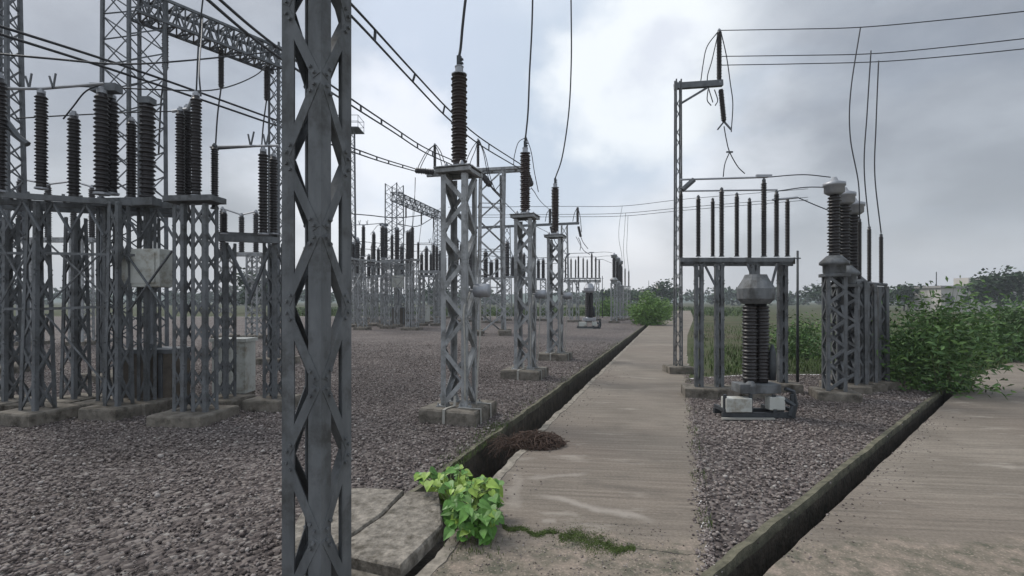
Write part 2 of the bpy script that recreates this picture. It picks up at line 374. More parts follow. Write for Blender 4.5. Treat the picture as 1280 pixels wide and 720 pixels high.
g = (ins_np(xx,yy,yardL)|ins_np(xx,yy,wedge)) & ~ins_np(xx,yy,polys['d1']) & ~ins_np(xx,yy,road1) & ~ins_np(xx,yy,polys['d2']) & ~ins_np(xx,yy,road2)
xx, yy = xx[g], yy[g]
rad = (.006+.0125*rng.uniform(size=len(xx))**1.8)*(1+.6*(rng.uniform(size=len(xx))>.975))
und = np.array([.012*noise.noise(V((a*1.3,b*1.3,2))) for a, b in zip(xx,yy)])
thin = np.array([noise.noise(V((a*.7,b*.7,9)))+.4*noise.noise(V((a*3,b*3,9))) for a, b in zip(xx,yy)])
# keep the piled stones off the kerb
kd = np.abs((xx-.3355*yy+2.046)*.948)
ok = (kd > .06) & ((thin < .33) | (rng.uniform(size=len(xx)) < .6))
pts = np.stack([xx,yy,rad*.35-.006+und],1)[ok]
tag(stones('gravel', pts, rad[ok], STONE), 'loose purplish grey crushed stone covering the switchyard ground', 'gravel', kind='stuff')
print('stones', ok.sum())
# crumbs on the broken concrete and by the drain
m_ = 900; yy = rng.uniform(2.65,3.35,m_); xx = rng.uniform(-.5,1.0,m_)
g = ins_np(xx,yy,road1); xx, yy = xx[g], yy[g]; rr = rng.uniform(.002,.007,len(xx))
a_ = 260; y2 = rng.uniform(3,12,a_); x2 = .3355*y2-1.6+np.abs(rng.normal(0,.25,a_))+.06; r2 = rng.uniform(.004,.012,a_)
a_ = 2600; y3 = 2.6+9*rng.uniform(size=a_)**1.6; x3 = .3355*y3+.18-np.abs(rng.normal(0,.05,a_))+.03; r3 = rng.uniform(.003,.014,a_)
a_ = 420; y4 = rng.uniform(2.8,6.5,a_); x4 = 1.365+(y4-2.7)*1.09+np.abs(rng.normal(0,.2,a_)); r4 = rng.uniform(.003,.01,a_)
x2 = np.concatenate([x2,x3,x4]); y2 = np.concatenate([y2,y3,y4]); r2 = np.concatenate([r2,r3,r4])
xx = np.concatenate([xx,x2]); yy = np.concatenate([yy,y2]); rr = np.concatenate([rr,r2])
tag(stones('grit', np.stack([xx,yy,rr*.3],1), rr, STONE), 'small loose grit scattered on the broken concrete of the path', 'grit', kind='stuff')

# ------------------------------------------------------------------ steelwork builders
def ins_prof(h, r, n, core=.7):
    n = max(n, int(h/(r*.62)))
    pr = [(r*.75,0),(r*.75,h*.02)]; z0 = h*.03; p = (h*.94)/n
    for i in range(n):
        z = z0+i*p; rr = r if i % 2 == 0 else r*.9
        pr += [(r*core, z), (r*core, z+p*.35), (rr*.97, z+p*.48), (rr, z+p*.58), (r*core*1.1, z+p*.92)]
    pr += [(r*.6, h*.98), (r*.6, h)]
    return pr
def insulator(parent, base, h, r, n=16, seg=14, axis=(0,0,1), material=None, cap=True, name='insulator'):
    m = MB().lathe(base, ins_prof(h, r, n), seg, axis); o = m.build(name, material or PORCD, parent, True)
    if cap:
        A = V(axis).normalized(); q = V(base); am = ALU if r > .05 else STEELD
        MB().lathe(q+A*(h+.001), [(r*.62,0),(r*.62,r*.5),(r*.35,r*.6),(r*.35,r*.9)], 10, axis).build('metal_cap', am, o)
        MB().lathe(q-A*r*.35, [(r*1.0,0),(r*1.0,r*.3)], 10, axis).build('base_flange', am, o)
    return o
def lattice(parent, x, y, z0, z1, w0, w1, rz, nseg, legw, bw, cross=False, L_sec=True, material=None, rings=(), leg_name='leg', legs=4, bolts=None):
    material = material or STEEL
    c, s = math.cos(rz), math.sin(rz)
    def corner(i, z):
        t = (z-z0)/(z1-z0); w = (w0+(w1-w0)*t)/2; a, b = [(-1,-1),(1,-1),(1,1),(-1,1)][i]
        return V((x + a*w*c - b*w*s, y + a*w*s + b*w*c, z))
    ax = V((c,s,0)); ay = V((-s,c,0))
    for i in range(4):
        a, b = [(-1,-1),(1,-1),(1,1),(-1,1)][i]; m = MB()
        if L_sec: m.angle(corner(i,z0), corner(i,z1), legw, max(legw*.12,.004), ax*-a, ay*-b)
        else: m.bar(corner(i,z0), corner(i,z1), legw)
        m.build(leg_name, material, parent)
    br = MB(); dz = (z1-z0)/nseg
    for fce in range(4):
        i, j = fce, (fce+1) % 4
        nrm = [V((0,-1,0)), V((1,0,0)), V((0,1,0)), V((-1,0,0))][fce]; nrm = ax*nrm.x + ay*nrm.y
        off = nrm*(-(legw*.16))
        for k in range(nseg):
            za, zb = z0+k*dz, z0+(k+1)*dz
            ia, ib = (i, j) if (k+fce) % 2 == 0 else (j, i)
            ins = .04*dz
            pa, pb = corner(ia, za+ins), corner(ib, zb-ins)
            if L_sec and bw > .03:
                cd = (pb-pa).cross(nrm).normalized()*(-bw/2)
                tt = (pb-pa).normalized(); cen = ((ax if fce in (0,2) else ay)); sg = 1 if (pb-pa).dot(cen) > 0 else -1; ix = cen*(sg*legw*.35); pa = pa+ix; pb = pb-ix
                if bolts:
                    for q_ in (pa+tt*.015, pa+tt*.05, pb-tt*.015, pb-tt*.05): br.lathe(q_+nrm*.008, [(.009,0),(.009,.008)], 6, axis=nrm)
                br.angle(pa+nrm*.003+cd, pb+nrm*.003+cd, bw, .005, (pb-pa).cross(nrm), -nrm)
            else: br.bar(pa+off, pb+off, bw, max(bw*.25,.004), up=nrm)
            if cross: br.bar(corner(ib, za+ins)+off*1.6, corner(ia, zb-ins)+off*1.6, bw, max(bw*.25,.004), up=nrm)
    for zr in rings:
        for i in range(4): br.bar(corner(i,zr), corner((i+1)%4,zr), bw, max(bw*.3,.004))
    br.build('lattice_bracing', material, parent)
    return corner
def catmull(pts, n=12):
    pts = [V(p) for p in pts]; q = [pts[0]*2-pts[1]] + pts + [pts[-1]*2-pts[-2]]; out = []
    for i in range(1, len(q)-2):
        for k in range(n):
            t = k/n; a, b, c, d = q[i-1], q[i], q[i+1], q[i+2]
            out.append(.5*((2*b)+(c-a)*t+(2*a-5*b+4*c-d)*t*t+(3*b-a-3*c+d)*t**3))
    out.append(pts[-1]); return out
def wire(pts, r, label, name='cable', cat='cable', group=None, parent=None, n=10, seg=6):
    m = MB().tube(catmull(pts, n), r, seg)
    if parent is not None: return m.build(name, CABLE, parent, True)
    return solo(m, name, CABLE, label, cat, group, smooth=True)
def footing(parent, x, y, w, h, rz, name='concrete_footing'):
    m = MB(); nn = 7; bot = -.06
    # a block with a slightly worn, uneven outline
    c, s = math.cos(rz), math.sin(rz); vs = []; ring = []
    for sd in range(4):
        for k in range(nn):
            t = k/nn*2-1; a, b = [(t,-1),(1,t),(-t,1),(-1,-t)][sd]; ring.append((a,b))
    for lv, (z, sc) in enumerate(((bot,1.0),(h*.85,1.0),(h,.965))):
        for a, b in ring:
            k = 1+.02*noise.noise(V((a*2+x*9,b*2+y*7,lv*.6))); X = a*w/2*sc*k; Yy = b*w/2*sc*k
            vs.append(V((x+X*c-Yy*s, y+X*s+Yy*c, z+(.006*noise.noise(V((a*3,b*3,x))) if lv else 0))))
    n4 = len(ring); fs = [(l*n4+i, l*n4+(i+1)%n4, (l+1)*n4+(i+1)%n4, (l+1)*n4+i) for l in range(2) for i in range(n4)] + [tuple(range(2*n4,3*n4))]
    m.add(vs, fs); return m.build(name, BLOCK, parent)

# ------------------------------------------------------------------ the three arrester posts along the drain
def arrester(px, Y, label, strap_seed, wire_pts):
    X = (px-640)/F*Y; rz = ROT
    t = empty('surge_arrester', (X,Y,0), label, 'surge arrester', 'lattice posts with brown insulators beside the drain', rz)
    c, s = math.cos(rz), math.sin(rz); L = lambda a, b, z: V((X+a*c-b*s, Y+a*s+b*c, z))
    f = footing(t, X, Y, .76, .165, rz)
    b = MB()
    H = 3.19; zb = .165
    lattice(t, X, Y, zb, H-.09, .35, .35, rz, 8, .068, .058, bolts=True)
    for a_ in (-1,1):
        for b_ in (-1,1):
            bp = MB(); bp.box(L(a_*.15,b_*.15,zb+.006), (.14,.14,.012), rz)
            for k in ((-1,-1),(1,1),(-1,1),(1,-1)): bp.lathe(L(a_*.15+k[0]*.05,b_*.15+k[1]*.05,zb+.01), [(.011,0),(.011,.035)], 6)
            bp.bar(L(a_*.172,b_*.172,zb+.16), L(a_*.10,b_*.172,zb+.012), .01, .06); bp.build('base_plate', STEEL, t)
    tp = MB()
    for q in (-1,1):
        tp.box(L(0,q*.19,H-.045), (.48,.06,.05), rz); tp.box(L(q*.2,0,H-.05), (.055,.34,.045), rz)
    tp.box(L(0,0,H-.005), (.5,.48,.012), rz)
    tp.build('top_plate', STEEL, t)
    fl = MB().lathe(L(0,0,H+.002), [(.15,0),(.15,.02),(.1,.03),(.1,.05)], 18)
    for k in range(4):
        an = k*math.pi/2+.6; fl.lathe(L(.17*math.cos(an),.17*math.sin(an),H+.002), [(.03,0),(.034,.03),(.022,.06),(.012,.075)], 10)
    fl.build('base_flange', ALU, t)
    o = MB().lathe(L(0,0,H+.05), ins_prof(1.17, .106, 27, .72), 28).build('insulator', PORC, t, True)
    MB().lathe(L(0,0,H+1.22), [(.1,0),(.1,.012),(.052,.02),(.052,.1),(.058,.103),(.058,.112)], 18).build('metal_cap', ALU, o)
    cl = MB().box(L(0,0,H+1.40), (.05,.05,.14), rz); cl.box(L(.015,0,H+1.37), (.075,.04,.02), rz); cl.box(L(.015,0,H+1.42), (.075,.04,.02), rz)
    cl.tube([L(0,0,H+1.33), L(0,0,H+1.48)], .018, 8); cl.build('terminal_clamp', DARKM, o)
    # drum-shaped counter at the side, with its lead
    dz = 1.63
    d = MB().lathe(L(.23,-.04,dz), [(.02,-.06),(.02,0),(.085,.01),(.085,.19),(.07,.205),(.02,.21)], 18, axis=V((c,s,0))).build('surge_counter', ALU, t, True)
    MB().tube(catmull([L(.19,-.08,dz-.02), L(.15,-.19,dz-.25), L(.165,-.195,dz-.7), L(.17,-.2,zb+.1)], 8), .012, 6).build('counter_lead', STRAP, t, True)
    e = MB().tube(catmull([L(.3,-.02,dz-.08), L(.31,-.05,1.1), L(.29,-.08,.6), L(.28,-.1,zb+.01)], 8), .0095, 8).build('earth_pipe', STRAP, t, True)
    # flat straps folded over the block
    h = zb; w = .38
    def strap(pts):
        m = MB()
        for a_, b_ in zip(pts, pts[1:]):
            d_ = (b_-a_).normalized(); up = V((0,0,1)) if abs(d_.z) < .5 else V((0,-1,0))
            m.bar(a_-d_*.002, b_+d_*.002, .034, .006, up=up if abs(d_.z) < .5 else L(0,-1,0)-L(0,0,0) if True else None)
        m.build('earth_strap', STRAP, t)
    strap([L(.02,-.17,h+.14), L(.02,-.185,h+.02), L(-.03,-.3,h+.012), L(-.03,-w-.006,h+.005), L(-.03,-w-.012,.0)])
    def strap2(b0, x1):
        m = MB(); m.bar(L(x1,b0,h+.01), L(w+.006,b0,h+.01), .034, .006); m.bar(L(w+.009,b0,h+.012), L(w+.012,b0,-.01), .034, .006, up=L(1,0,0)-L(0,0,0)); m.build('earth_strap', STRAP, t)
    strap2(-.22, .1); strap2(.12, .14)
    if wire_pts: 
        top = L(0,0,H+1.47)
        wire([top]+wire_pts, .0135, *[None], parent=None) if False else None
    return L(0,0,H+1.47)
tops = [arrester(574, 6.4, 'nearest and tallest looking lattice post with brown ribbed insulator on concrete block', 1, 1),
        arrester(656.5, 9.8, 'middle one of three lattice posts with brown insulator along the drain', 2, 1),
        arrester(694, 12.8, 'farthest of three lattice posts with brown insulator along the drain', 3, 1)]
JG = 'droppers coming down to the arrester posts'
for tp_, pts, lb in ((tops[0], [P(576,58,6.4), P(578.5,30,6.35), P(583,-8,6.3), P(592,-60,6.2)], 'black cable rising from the nearest brown insulator'),
                     (tops[1], [P(660,140,9.8), P(662,90,9.75), P(665,30,9.7), P(667,-60,9.6)], 'straight black cable rising from the middle brown insulator'),
                     (tops[2], [P(703,195,12.8), P(711,140,12.7), P(714,80,12.6), P(714,20,12.5), P(713,-50,12.4)], 'curved black cable rising from the farthest brown insulator')):
    wire([tp_]+pts, .019, lb, 'dropper_cable', 'cable', JG)

# ------------------------------------------------------------------ gantry with twin conductors
def hanging(parent, a, b, r, n=9): 
    a = V(a); b = V(b); return insulator(parent, a, (b-a).length, r, n, 10, axis=(b-a), cap=False, name='strain_insulator')
def beam_truss(parent, a, b, w, chord, bw, n, material=None, name='truss_beam'):
    a = V(a); b = V(b); d = (b-a).normalized(); sd = d.cross(V((0,0,1))).normalized()*(w/2); up = V((0,0,w/2)); m = MB()
    cs = [sd+up, sd-up, -sd-up, -sd+up]
    for c_ in cs: m.bar(a+c_, b+c_, chord)
    for k in range(n):
        p0 = a.lerp(b, k/n); p1 = a.lerp(b, (k+1)/n)
        for i in range(4):
            c0, c1 = cs[i], cs[(i+1)%4]
            if k % 2: c0, c1 = c1, c0
            m.bar(p0+c0, p1+c1, bw)
            m.bar(p0+cs[i], p0+cs[(i+1)%4], bw*.8)
    return m.build(name, material or STEELD, parent)
def gantry_main():
    Y = 22.; z = lambda py, y=Y: CH-(py-HZ)/F*y
    t = empty('gantry', (P(612,400,Y).x, Y, 0), 'broad lattice gantry with a flat crossbeam seen just behind the nearest lattice post', 'gantry')
    xl, xr = P(596,0,Y).x, P(631,0,Y).x; w = xr-xl
    lattice(t, (xl+xr)/2, Y+w*.3, 0, z(212), w*1.0, w*.86, .12, 7, .11, .07, cross=False, rings=[z(255), z(312), z(359)])
    for a_ in (-.5,.5):
        for b_ in (-.5,.5): footing(t, (xl+xr)/2+a_*w, Y+w*.3+b_*w, .55, .2, .1)
    cb = MB(); cb.bar(P(531,216,Y), P(660,209,Y), .16, .12); cb.bar(P(531,216,Y)+V((0,.5,0)), P(660,209,Y)+V((0,.5,0)), .16, .12)
    for k in range(8): q = P(540+15*k, 215.5-.8*k, Y); cb.bar(q, q+V((0,.5,0)), .08)
    cb.build('crossbeam', STEEL, t)
    tw = MB(); tw.bar(P(631,209,Y), P(628,392,Y), .12); tw.build('side_post', STEEL, t)
    for px, yt, yb in ((543.5,181,211.5),(597.5,175,208),(657,172,206)):
        insulator(t, P(px,yb,Y+.02), (yb-yt)/F*Y, .075, 14, 10)
    for a_, b_ in (((542,215),(519,213)), ((560,219),(558,233)), ((600,215),(613,232)), ((657,212),(664,232))):
        hanging(t, P(*a_,Y), P(*b_,Y-.3), .15, 10)
    for pts in ([(543,181),(533,190),(524,206),(521,214)], [(544,181),(538,186),(530,200),(524,213)], [(545,181),(551,190),(556,205),(560,221)], [(543,181),(548,190),(552,205),(556,225)],
                [(598,175),(591,184),(585,196),(582,206)], [(597,176),(594,188),(589,200),(587,208)], [(598,175),(604,190),(609,215),(613,233)], [(599,175),(607,195),(613,222),(619,238)],
                [(613,233),(618,238),(622,234),(627,228)], [(657,172),(648,178),(643,195),(642,206)], [(658,172),(664,190),(668,215),(673,240)]):
        wire([P(a_,b_,Y-.1) for a_, b_ in pts], .018, None, name='jumper_loop', parent=t, n=6, seg=5)
    return t
gantry_main()
BG = 'twin conductors strung down to the gantry'
def bundle(p1, p2, spc, label, r=.0215, sep=None):
    a = catmull(p1, 14); b = catmull(p2, 14); t = empty('twin_conductor', tuple(a[0]), label, 'overhead line', BG)
    MB().tube(a, r, 6, r).build('conductor', CABLE, t, True); MB().tube(b, r, 6, r).build('conductor', CABLE, t, True)
    for f in spc:
        i = int(f*(len(a)-1)); q = min(range(len(b)), key=lambda j: (b[j]-a[i]).length)
        MB().bar(a[i], b[q], .045, .03).build('spacer', DARKM, t)
bundle([P(360,-70,5.5), P(438,4,7.5), P(515,88,11), P(562,138,14), P(600,172,17), P(652,206,21.5)], [P(352,-60,5.5), P(438,19,7.5), P(512,98,11), P(560,148,14), P(600,181,17), P(650,211,21.5)],
       [.28,.42,.58,.72,.85], 'uppermost twin overhead line, steepest of the three above the gravel')
bundle([P(230,-40,5.5), P(340,54,8), P(438,123,12), P(490,158,15), P(530,184,18), P(565,200,21.5)], [P(225,-30,5.5), P(338,64,8), P(438,131,12), P(490,164,15), P(530,190,18), P(565,206,21.5)],
       [.45,.55,.66,.76,.86], 'middle one of the three twin overhead lines sloping to the gantry')
bundle([P(-40,20,7), P(200,98,9.5), P(438,184,15), P(480,199,18), P(519,211,21.5)], [P(-40,30,7), P(200,107,9.5), P(438,189,15), P(480,203,18), P(519,214,21.5)],
       [.55,.68,.8,.9], 'lowest and flattest of the three twin overhead lines')

# second gantry farther away, with its row of standing insulators
def gantry_far():
    Y = 46.
    t = empty('gantry', (P(705,400,Y).x, Y, 0), 'distant gantry arm with upright insulators just behind the farthest lattice post', 'gantry')
    cb = MB(); cb.bar(P(588,285,Y), P(724,279,Y), .28, .2); cb.build('crossbeam', STEELD, t)
    for px in (634,706): lattice(t, P(px,0,Y).x, Y+.4, 0, P(0,281,Y).z, .9, .5, 0, 9, .1, .06, L_sec=False)
    for px, yt in ((687.5,261),(722,259)):
        insulator(t, P(px,280,Y), (280-yt)/F*Y, .15, 10, 8, cap=False)
        hanging(t, P(px+1,283,Y), P(px+4,296,Y), .15, 8)
        for pts in ([(px,yt),(px-4,267),(px-6,277)], [(px,yt),(px+3,270),(px+5,290)], [(px+4,296),(px+7,303),(px+13,311)], [(px+1,297),(px+4,305),(px+3,313)]):
            wire([P(a_,b_,Y) for a_, b_ in pts], .03, None, name='jumper_loop', parent=t, n=5, seg=4)
gantry_far()
for i, (p, lb) in enumerate((([(664,235),(668,240),(676,252),(687,262)], 'short line from the middle post region down to the distant gantry, upper strand'),)):
    wire([P(p[0][0],p[0][1],22), P(p[1][0],p[1][1],26), P(p[2][0],p[2][1],34), P(p[3][0],p[3][1],46)], .022, 'thin slack cable from the broad gantry down to the distant gantry', 'cable', 'cable')
wire([P(720,296,46), P(729,312,43), P(737,318,40)], .03, 'short sagging cable between the distant gantry and the busbar rack', 'cable', 'cable')
wire([P(615,236,22), P(640,262,28), P(655,275,32), P(688,292,45)], .02, 'thin cable sagging away behind the middle lattice post', 'cable', 'cable')

# ------------------------------------------------------------------ assemblies seen in the distance (a) and again close by (b)
class View:
    def __init__(s, near):
        s.near = near; s.mag = 3.165 if near else 1.
    def D(s, Y): return 930/(34.8+2939/Y) if s.near else Y
    def px(s, x): return (x-438)*3.165 if s.near else x
    def py(s, y): return (y-246)*3.165 if s.near else y
    def P(s, x, y, Y): return P(s.px(x), s.py(y), s.D(Y))
    def w(s, px, Y): return px*s.mag/F*s.D(Y)
def column(t, v, px, Y, wpx, yt, nseg=8, foot=True, w1=None, cross=True, rz=-.2):
    p = v.P(px, yt, Y); w = v.w(wpx, Y)
    lattice(t, p.x, p.y, .1, p.z, w, w if w1 is None else v.w(w1,Y), rz, nseg, max(.05, w*.13), max(.03, w*.08), cross=cross, L_sec=v.near)
    if foot: footing(t, p.x, p.y, w+.35, .14, rz)
def post(t, v, px, yt, yb, Y, rpx, n=14, ax=None, zb=None):
    a = v.P(px, yb, Y); b = v.P(px, yt, Y); return insulator(t, a, (b-a).length, v.w(rpx, Y)*(1 if v.near else 1.25), n, 14 if v.near else 10)

def left_yard(v, L):
    W = v.P
    # 1 platform of the disconnector with its columns
    t = empty('disconnector_switch', (*W(452,412,26).xy, 0), L[0], 'disconnector'); 
    Y0, Y1 = 24., 29.
    zc = W(438,322,Y0).z
    def pp(px, Y, dz=0): q = W(px,0,Y); return V((q.x,q.y,zc+dz))
    for dy in (0, 2.2, 4.2):
        m = MB(); m.bar(pp(425,Y0+dy), pp(512,Y1+dy), v.w(1.6,26), v.w(2.2,26)); m.build('platform_beam', STEEL, t)
    m = MB()
    for k in range(13):
        px = 428+k*7; Y = Y0+(Y1-Y0)*(px-425)/87; m.bar(pp(px,Y,.05), pp(px+1,Y+4.2,.05), v.w(1.0,26), v.w(1.2,26))
    m.build('cross_member', STEEL, t)
    for px in (436, 447, 459, 472, 486, 500):
        Y = Y0+(Y1-Y0)*(px-425)/87; a = pp(px,Y,-.05)
        m = MB(); m.bar(a, V((pp(px+7,Y).x, a.y, a.z-v.w(12,Y))), v.w(.7,Y)); m.bar(a, V((pp(px-7,Y).x, a.y, a.z-v.w(12,Y))), v.w(.7,Y)); m.build('knee_brace', STEELD, t)
    for px, Y, w in ((453,25.8,8),(485,27.2,7)): column(t, v, px, Y, w, 326, 6, w1=5)
    for px, Y, w in ((441,29,7),(468,30,7),(497,31,6)): column(t, v, px, Y, w, 332, 6, w1=5)
    for px, yt, yb, Y, r in ((437.5,277,321,24.6,2.7),(454.3,283,320,25.5,2.2),(467.2,292,324,27.5,2.3),(490,294,324,29,1.9)):
        post(t, v, px, yt, yb, Y, r)
    m = MB(); m.tube([W(430,281,24.6), W(455,281,25.5), W(479,279,27)], v.w(.55,26), 6); m.build('contact_blade', ALU, t)
    for px in (449.5,459): m = MB(); m.bar(W(px,281,25.5), W(px-1.5,276,25.5), v.w(.5,26)); m.bar(W(px,281,25.5), W(px+1,275,25.5), v.w(.5,26)); m.build('arcing_horn', STEELD, t)
    m = MB().tube([W(439,292,25), W(445,300,25.2), W(449,303,25.3)], v.w(1.2,26), 6); m.build('contact_arm', STEELD, t)
    wire([W(479,279,27), W(472,282,27), W(467,288,27.3), W(463,293,27.5)], v.w(.3,26), None, name='jumper_loop', parent=t, n=6, seg=5)
    for a, b in (((440,368,26),(455,368,25.8)),((455,368,25.8),(485,367,27.2)),((430,346,25.5),(455,346,25.8)),((455,346,25.8),(500,347,28))):
        MB().bar(W(*a), W(*b), v.w(.8,26), v.w(1.0,26)).build('tie_beam', STEEL, t)
    for a, b in (((456,341,25.8),(483,366,27.2)),((483,341,27.2),(457,366,25.8)),((456,370,25.8),(480,398,27.2)),((438,342,25),(451,366,25.7)),((451,342,25.7),(438,366,25)),((487,345,27.4),(506,372,26.5)),((506,345,26.5),(488,370,27.4))):
        MB().bar(W(*a), W(*b), v.w(.8,26), v.w(.5,26)).build('diagonal_brace', STEEL, t)
    # 2 three thick insulators: breaker
    t = empty('circuit_breaker', (*W(482,405,29).xy, 0), L[1], 'circuit breaker')
    for px, yt, yb, Y, r in ((478.2,283,322,27.4,2.8),(482,285,322,28.4,2.6),(496.3,287,326,28.4,2.9)): post(t, v, px, yt, yb, Y, r, 16)
    m = MB(); m.box(W(480,281,27.8), (v.w(10,28), v.w(4,28), v.w(3,28))); m.build('contact_head', STEELD, t); m = MB(); m.box(W(496,286,28.4), (v.w(5,28), v.w(4,28), v.w(2.5,28))); m.build('contact_head', STEELD, t)
    m = MB(); q = W(488,326,28); m.box(q, (v.w(26,28), v.w(5,28), v.w(3,28)), -.1); m.build('support_frame', STEEL, t)
    for px in (480,496): column(t, v, px, 28.8, 4.5, 328, 6, cross=False)
    m = MB(); q = W(496,352,28.2); m.box(q, (v.w(16,28), v.w(7,28), v.w(15,28)), -.05); mb = m.build('control_box', WHITEP, t, bevel=.01)
    m = MB(); m.box(q+V((0,-v.w(3.7,28),0)), (v.w(12,28), v.w(.3,28), v.w(12,28)), -.05); m.build('box_door', WHITEP, mb)
    m = MB(); m.tube([q+V((v.w(2,28),0,-v.w(7,28))), q+V((v.w(2,28),0,-v.w(30,28)))], v.w(.7,28), 6); m.build('drive_rod', STEELD, t)
    # 3 lattice column with clustered insulators
    t = empty('instrument_transformer', (*W(515,412,25.8).xy, 0), L[2], 'instrument transformer')
    for px, w in ((510.5,5.2),(519,6.5)):
        column(t, v, px, 25.8, w, 327, 9, foot=False)
    p = W(515,412,25.8); footing(t, p.x, p.y, v.w(22,25.8), .12, -.1)
    m = MB(); m.box(W(515,325,25.8), (v.w(20,26), v.w(9,26), v.w(2.2,26)), -.1); m.build('top_plate', STEEL, t)
    for px, yt, yb, Y, r in ((509.3,290,324,25.6,1.9),(512,289,324,26.4,1.9),(515.5,284,323,25.6,2.1),(522.8,304,328,27,1.5)): post(t, v, px, yt, yb, Y, r, 16)
    m = MB(); m.tube([W(506,290,25.6), W(512,289,25.6), W(515,283,25.6)], v.w(.6,26), 6); m.build('terminal_bar', ALU, t)
    wire([W(515.5,283,25.6), W(516.5,262,25.6), W(518.5,243,25.8), W(519.3,222 if not v.near else 244,26)], v.w(.3,26), None, name='dropper_wire', parent=t, n=6, seg=5)
    # 4 second short platform to the right
    t = empty('disconnector_switch', (*W(545,408,30).xy, 0), L[3], 'disconnector')
    xe = 553 if not v.near else 548
    m = MB(); m.bar(W(524,340,29), W(xe,341,29), v.w(2.6,29), v.w(2.4,29)); m.build('platform_beam', STEEL, t); m = MB(); m.bar(W(524,338.5,31), W(xe,339.5,31), v.w(2,29), v.w(2,29)); m.build('platform_beam', STEEL, t)
    for px in (527, 546): column(t, v, px, 30, 5.5, 342, 7)
    m = MB(); m.bar(W(528,343,29.5), W(537,362,29.5), v.w(1,29)); m.build('knee_brace', STEELD, t); m = MB(); m.bar(W(545,343,29.5), W(536,366,29.5), v.w(1,29)); m.build('knee_brace', STEELD, t)
    for px, yt, yb, Y, r in ((526.5,330,338,30,1.4),(542,306,338,29.5,2.0),(546,308,338,30.5,1.8)): post(t, v, px, yt, yb, Y, r, 12)
    m = MB(); m.tube([W(521,304,29.5), W(548,303.5,29.5)], v.w(.5,29), 6); m.build('busbar', ALU, t)
    for px in (537,543): m = MB(); m.bar(W(px,304,29.5), W(px-1,299,29.5), v.w(.5,29)); m.bar(W(px,304,29.5), W(px+1.3,298,29.5), v.w(.5,29)); m.build('arcing_horn', STEELD, t)
    # boxes on the ground
    def cabinet(name, px, y0, y1, wpx, Y, material, label, cat, roof=True):
        a = W(px,0,Y); w = v.w(wpx,Y); h = v.w(y1-y0,Y); b = empty(name, (a.x,a.y,0), label, cat)
        z0 = .12
        MB().box((a.x,a.y,z0/2), (w*.95,w*.55,z0)).build('plinth', BLOCK, b)
        o = MB().box((a.x,a.y,z0+h/2), (w,w*.6,h)).build('cabinet_body', material, b, bevel=.008)
        m = MB()
        for q in (-1,1): m.box((a.x+q*w*.24,a.y-w*.305,z0+h*.5), (w*.44,.02,h*.86))
        dr = m.build('cabinet_door', material, b, bevel=.004)
        MB().box((a.x+w*.05,a.y-w*.305-.02,z0+h*.5), (.02,.03,h*.12)).build('handle', DARKM, dr)
        if roof: MB().box((a.x,a.y,z0+h+.025), (w*1.08,w*.7,.05)).build('cabinet_roof', material, b)
    cabinet('cabinet', 530.5, 377, 397, 13, 33, WHITEP, L[4], 'cabinet')
    a = W(500,0,31); w = v.w(19,31); h = v.w(22,31); b = empty('storage_box', (a.x,a.y,0), L[5], 'box')
    MB().box((a.x,a.y,h*.5), (w,w*.6,h*.9)).build('box_body', RUST, b); MB().box((a.x,a.y,h*.98), (w*1.06,w*.7,h*.07)).build('lid', STEELD, b)
    for k in range(3): MB().box((a.x+(k-1)*w*.3,a.y-w*.31,h*.5), (.05,.03,h*.86)).build('batten', STEELD, b)
SIDE = 'among the equipment close by on the left'
left_yard(View(False), ['distant disconnector platform with slim black insulators, left of the nearest lattice post',
    'distant circuit breaker with thick black insulators and white control box',
    'distant narrow lattice stand with a cluster of three insulators, on a flat concrete pad',
    'distant short disconnector platform partly behind the nearest lattice post',
    'distant small cream cabinet between lattice stands left of the nearest post',
    'distant brown box with dark lid on the gravel beneath the white control box'])
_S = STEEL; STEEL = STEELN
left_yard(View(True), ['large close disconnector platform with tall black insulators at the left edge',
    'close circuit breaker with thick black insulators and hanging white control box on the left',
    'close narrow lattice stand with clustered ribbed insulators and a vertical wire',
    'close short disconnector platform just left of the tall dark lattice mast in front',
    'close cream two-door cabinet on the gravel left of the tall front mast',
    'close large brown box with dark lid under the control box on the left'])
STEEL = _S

# lattice gantry towers with truss beam
def string_hang(t, a, length, r, n=12):
    return insulator(t, V(a)-V((0,0,length)), length, r, n, 10, cap=False, name='suspension_insulator')
def truss_gantry(v, label, xa, ya, Ya, xb, yb, Yb, wa, wb, drops, dl):
    pa = P(xa,ya,Ya); pb = P(xb,yb,Yb); z = (pa.z+pb.z)/2; pa.z = pb.z = z
    t = empty('truss_gantry', (pa.x,pa.y,0), label, 'gantry')
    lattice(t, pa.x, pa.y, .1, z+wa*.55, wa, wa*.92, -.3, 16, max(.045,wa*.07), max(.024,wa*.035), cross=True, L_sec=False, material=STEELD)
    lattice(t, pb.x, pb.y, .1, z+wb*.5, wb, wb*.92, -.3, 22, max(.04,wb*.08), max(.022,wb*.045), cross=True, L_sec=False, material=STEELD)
    footing(t, pa.x, pa.y, wa+.5, .15, -.3); footing(t, pb.x, pb.y, wb+.4, .15, -.3)
    beam_truss(t, pa-V((0,0,wa*.3)), pb-V((0,0,wa*.3)), wa*.6, .045+wa*.01, .022+wa*.008, 18)
    for f, l in drops:
        a = pa.lerp(pb, f)-V((0,0,wa*.6)); string_hang(t, a, l, .05+.02*wa, 12)
        m = a-V((0,0,l)); wire([m, m+V((-.05*dl,0,-.4*dl)), m+V((-.12*dl,.1,-dl))], .008*dl+.003, None, name='dropper_wire', parent=t, n=5, seg=5)
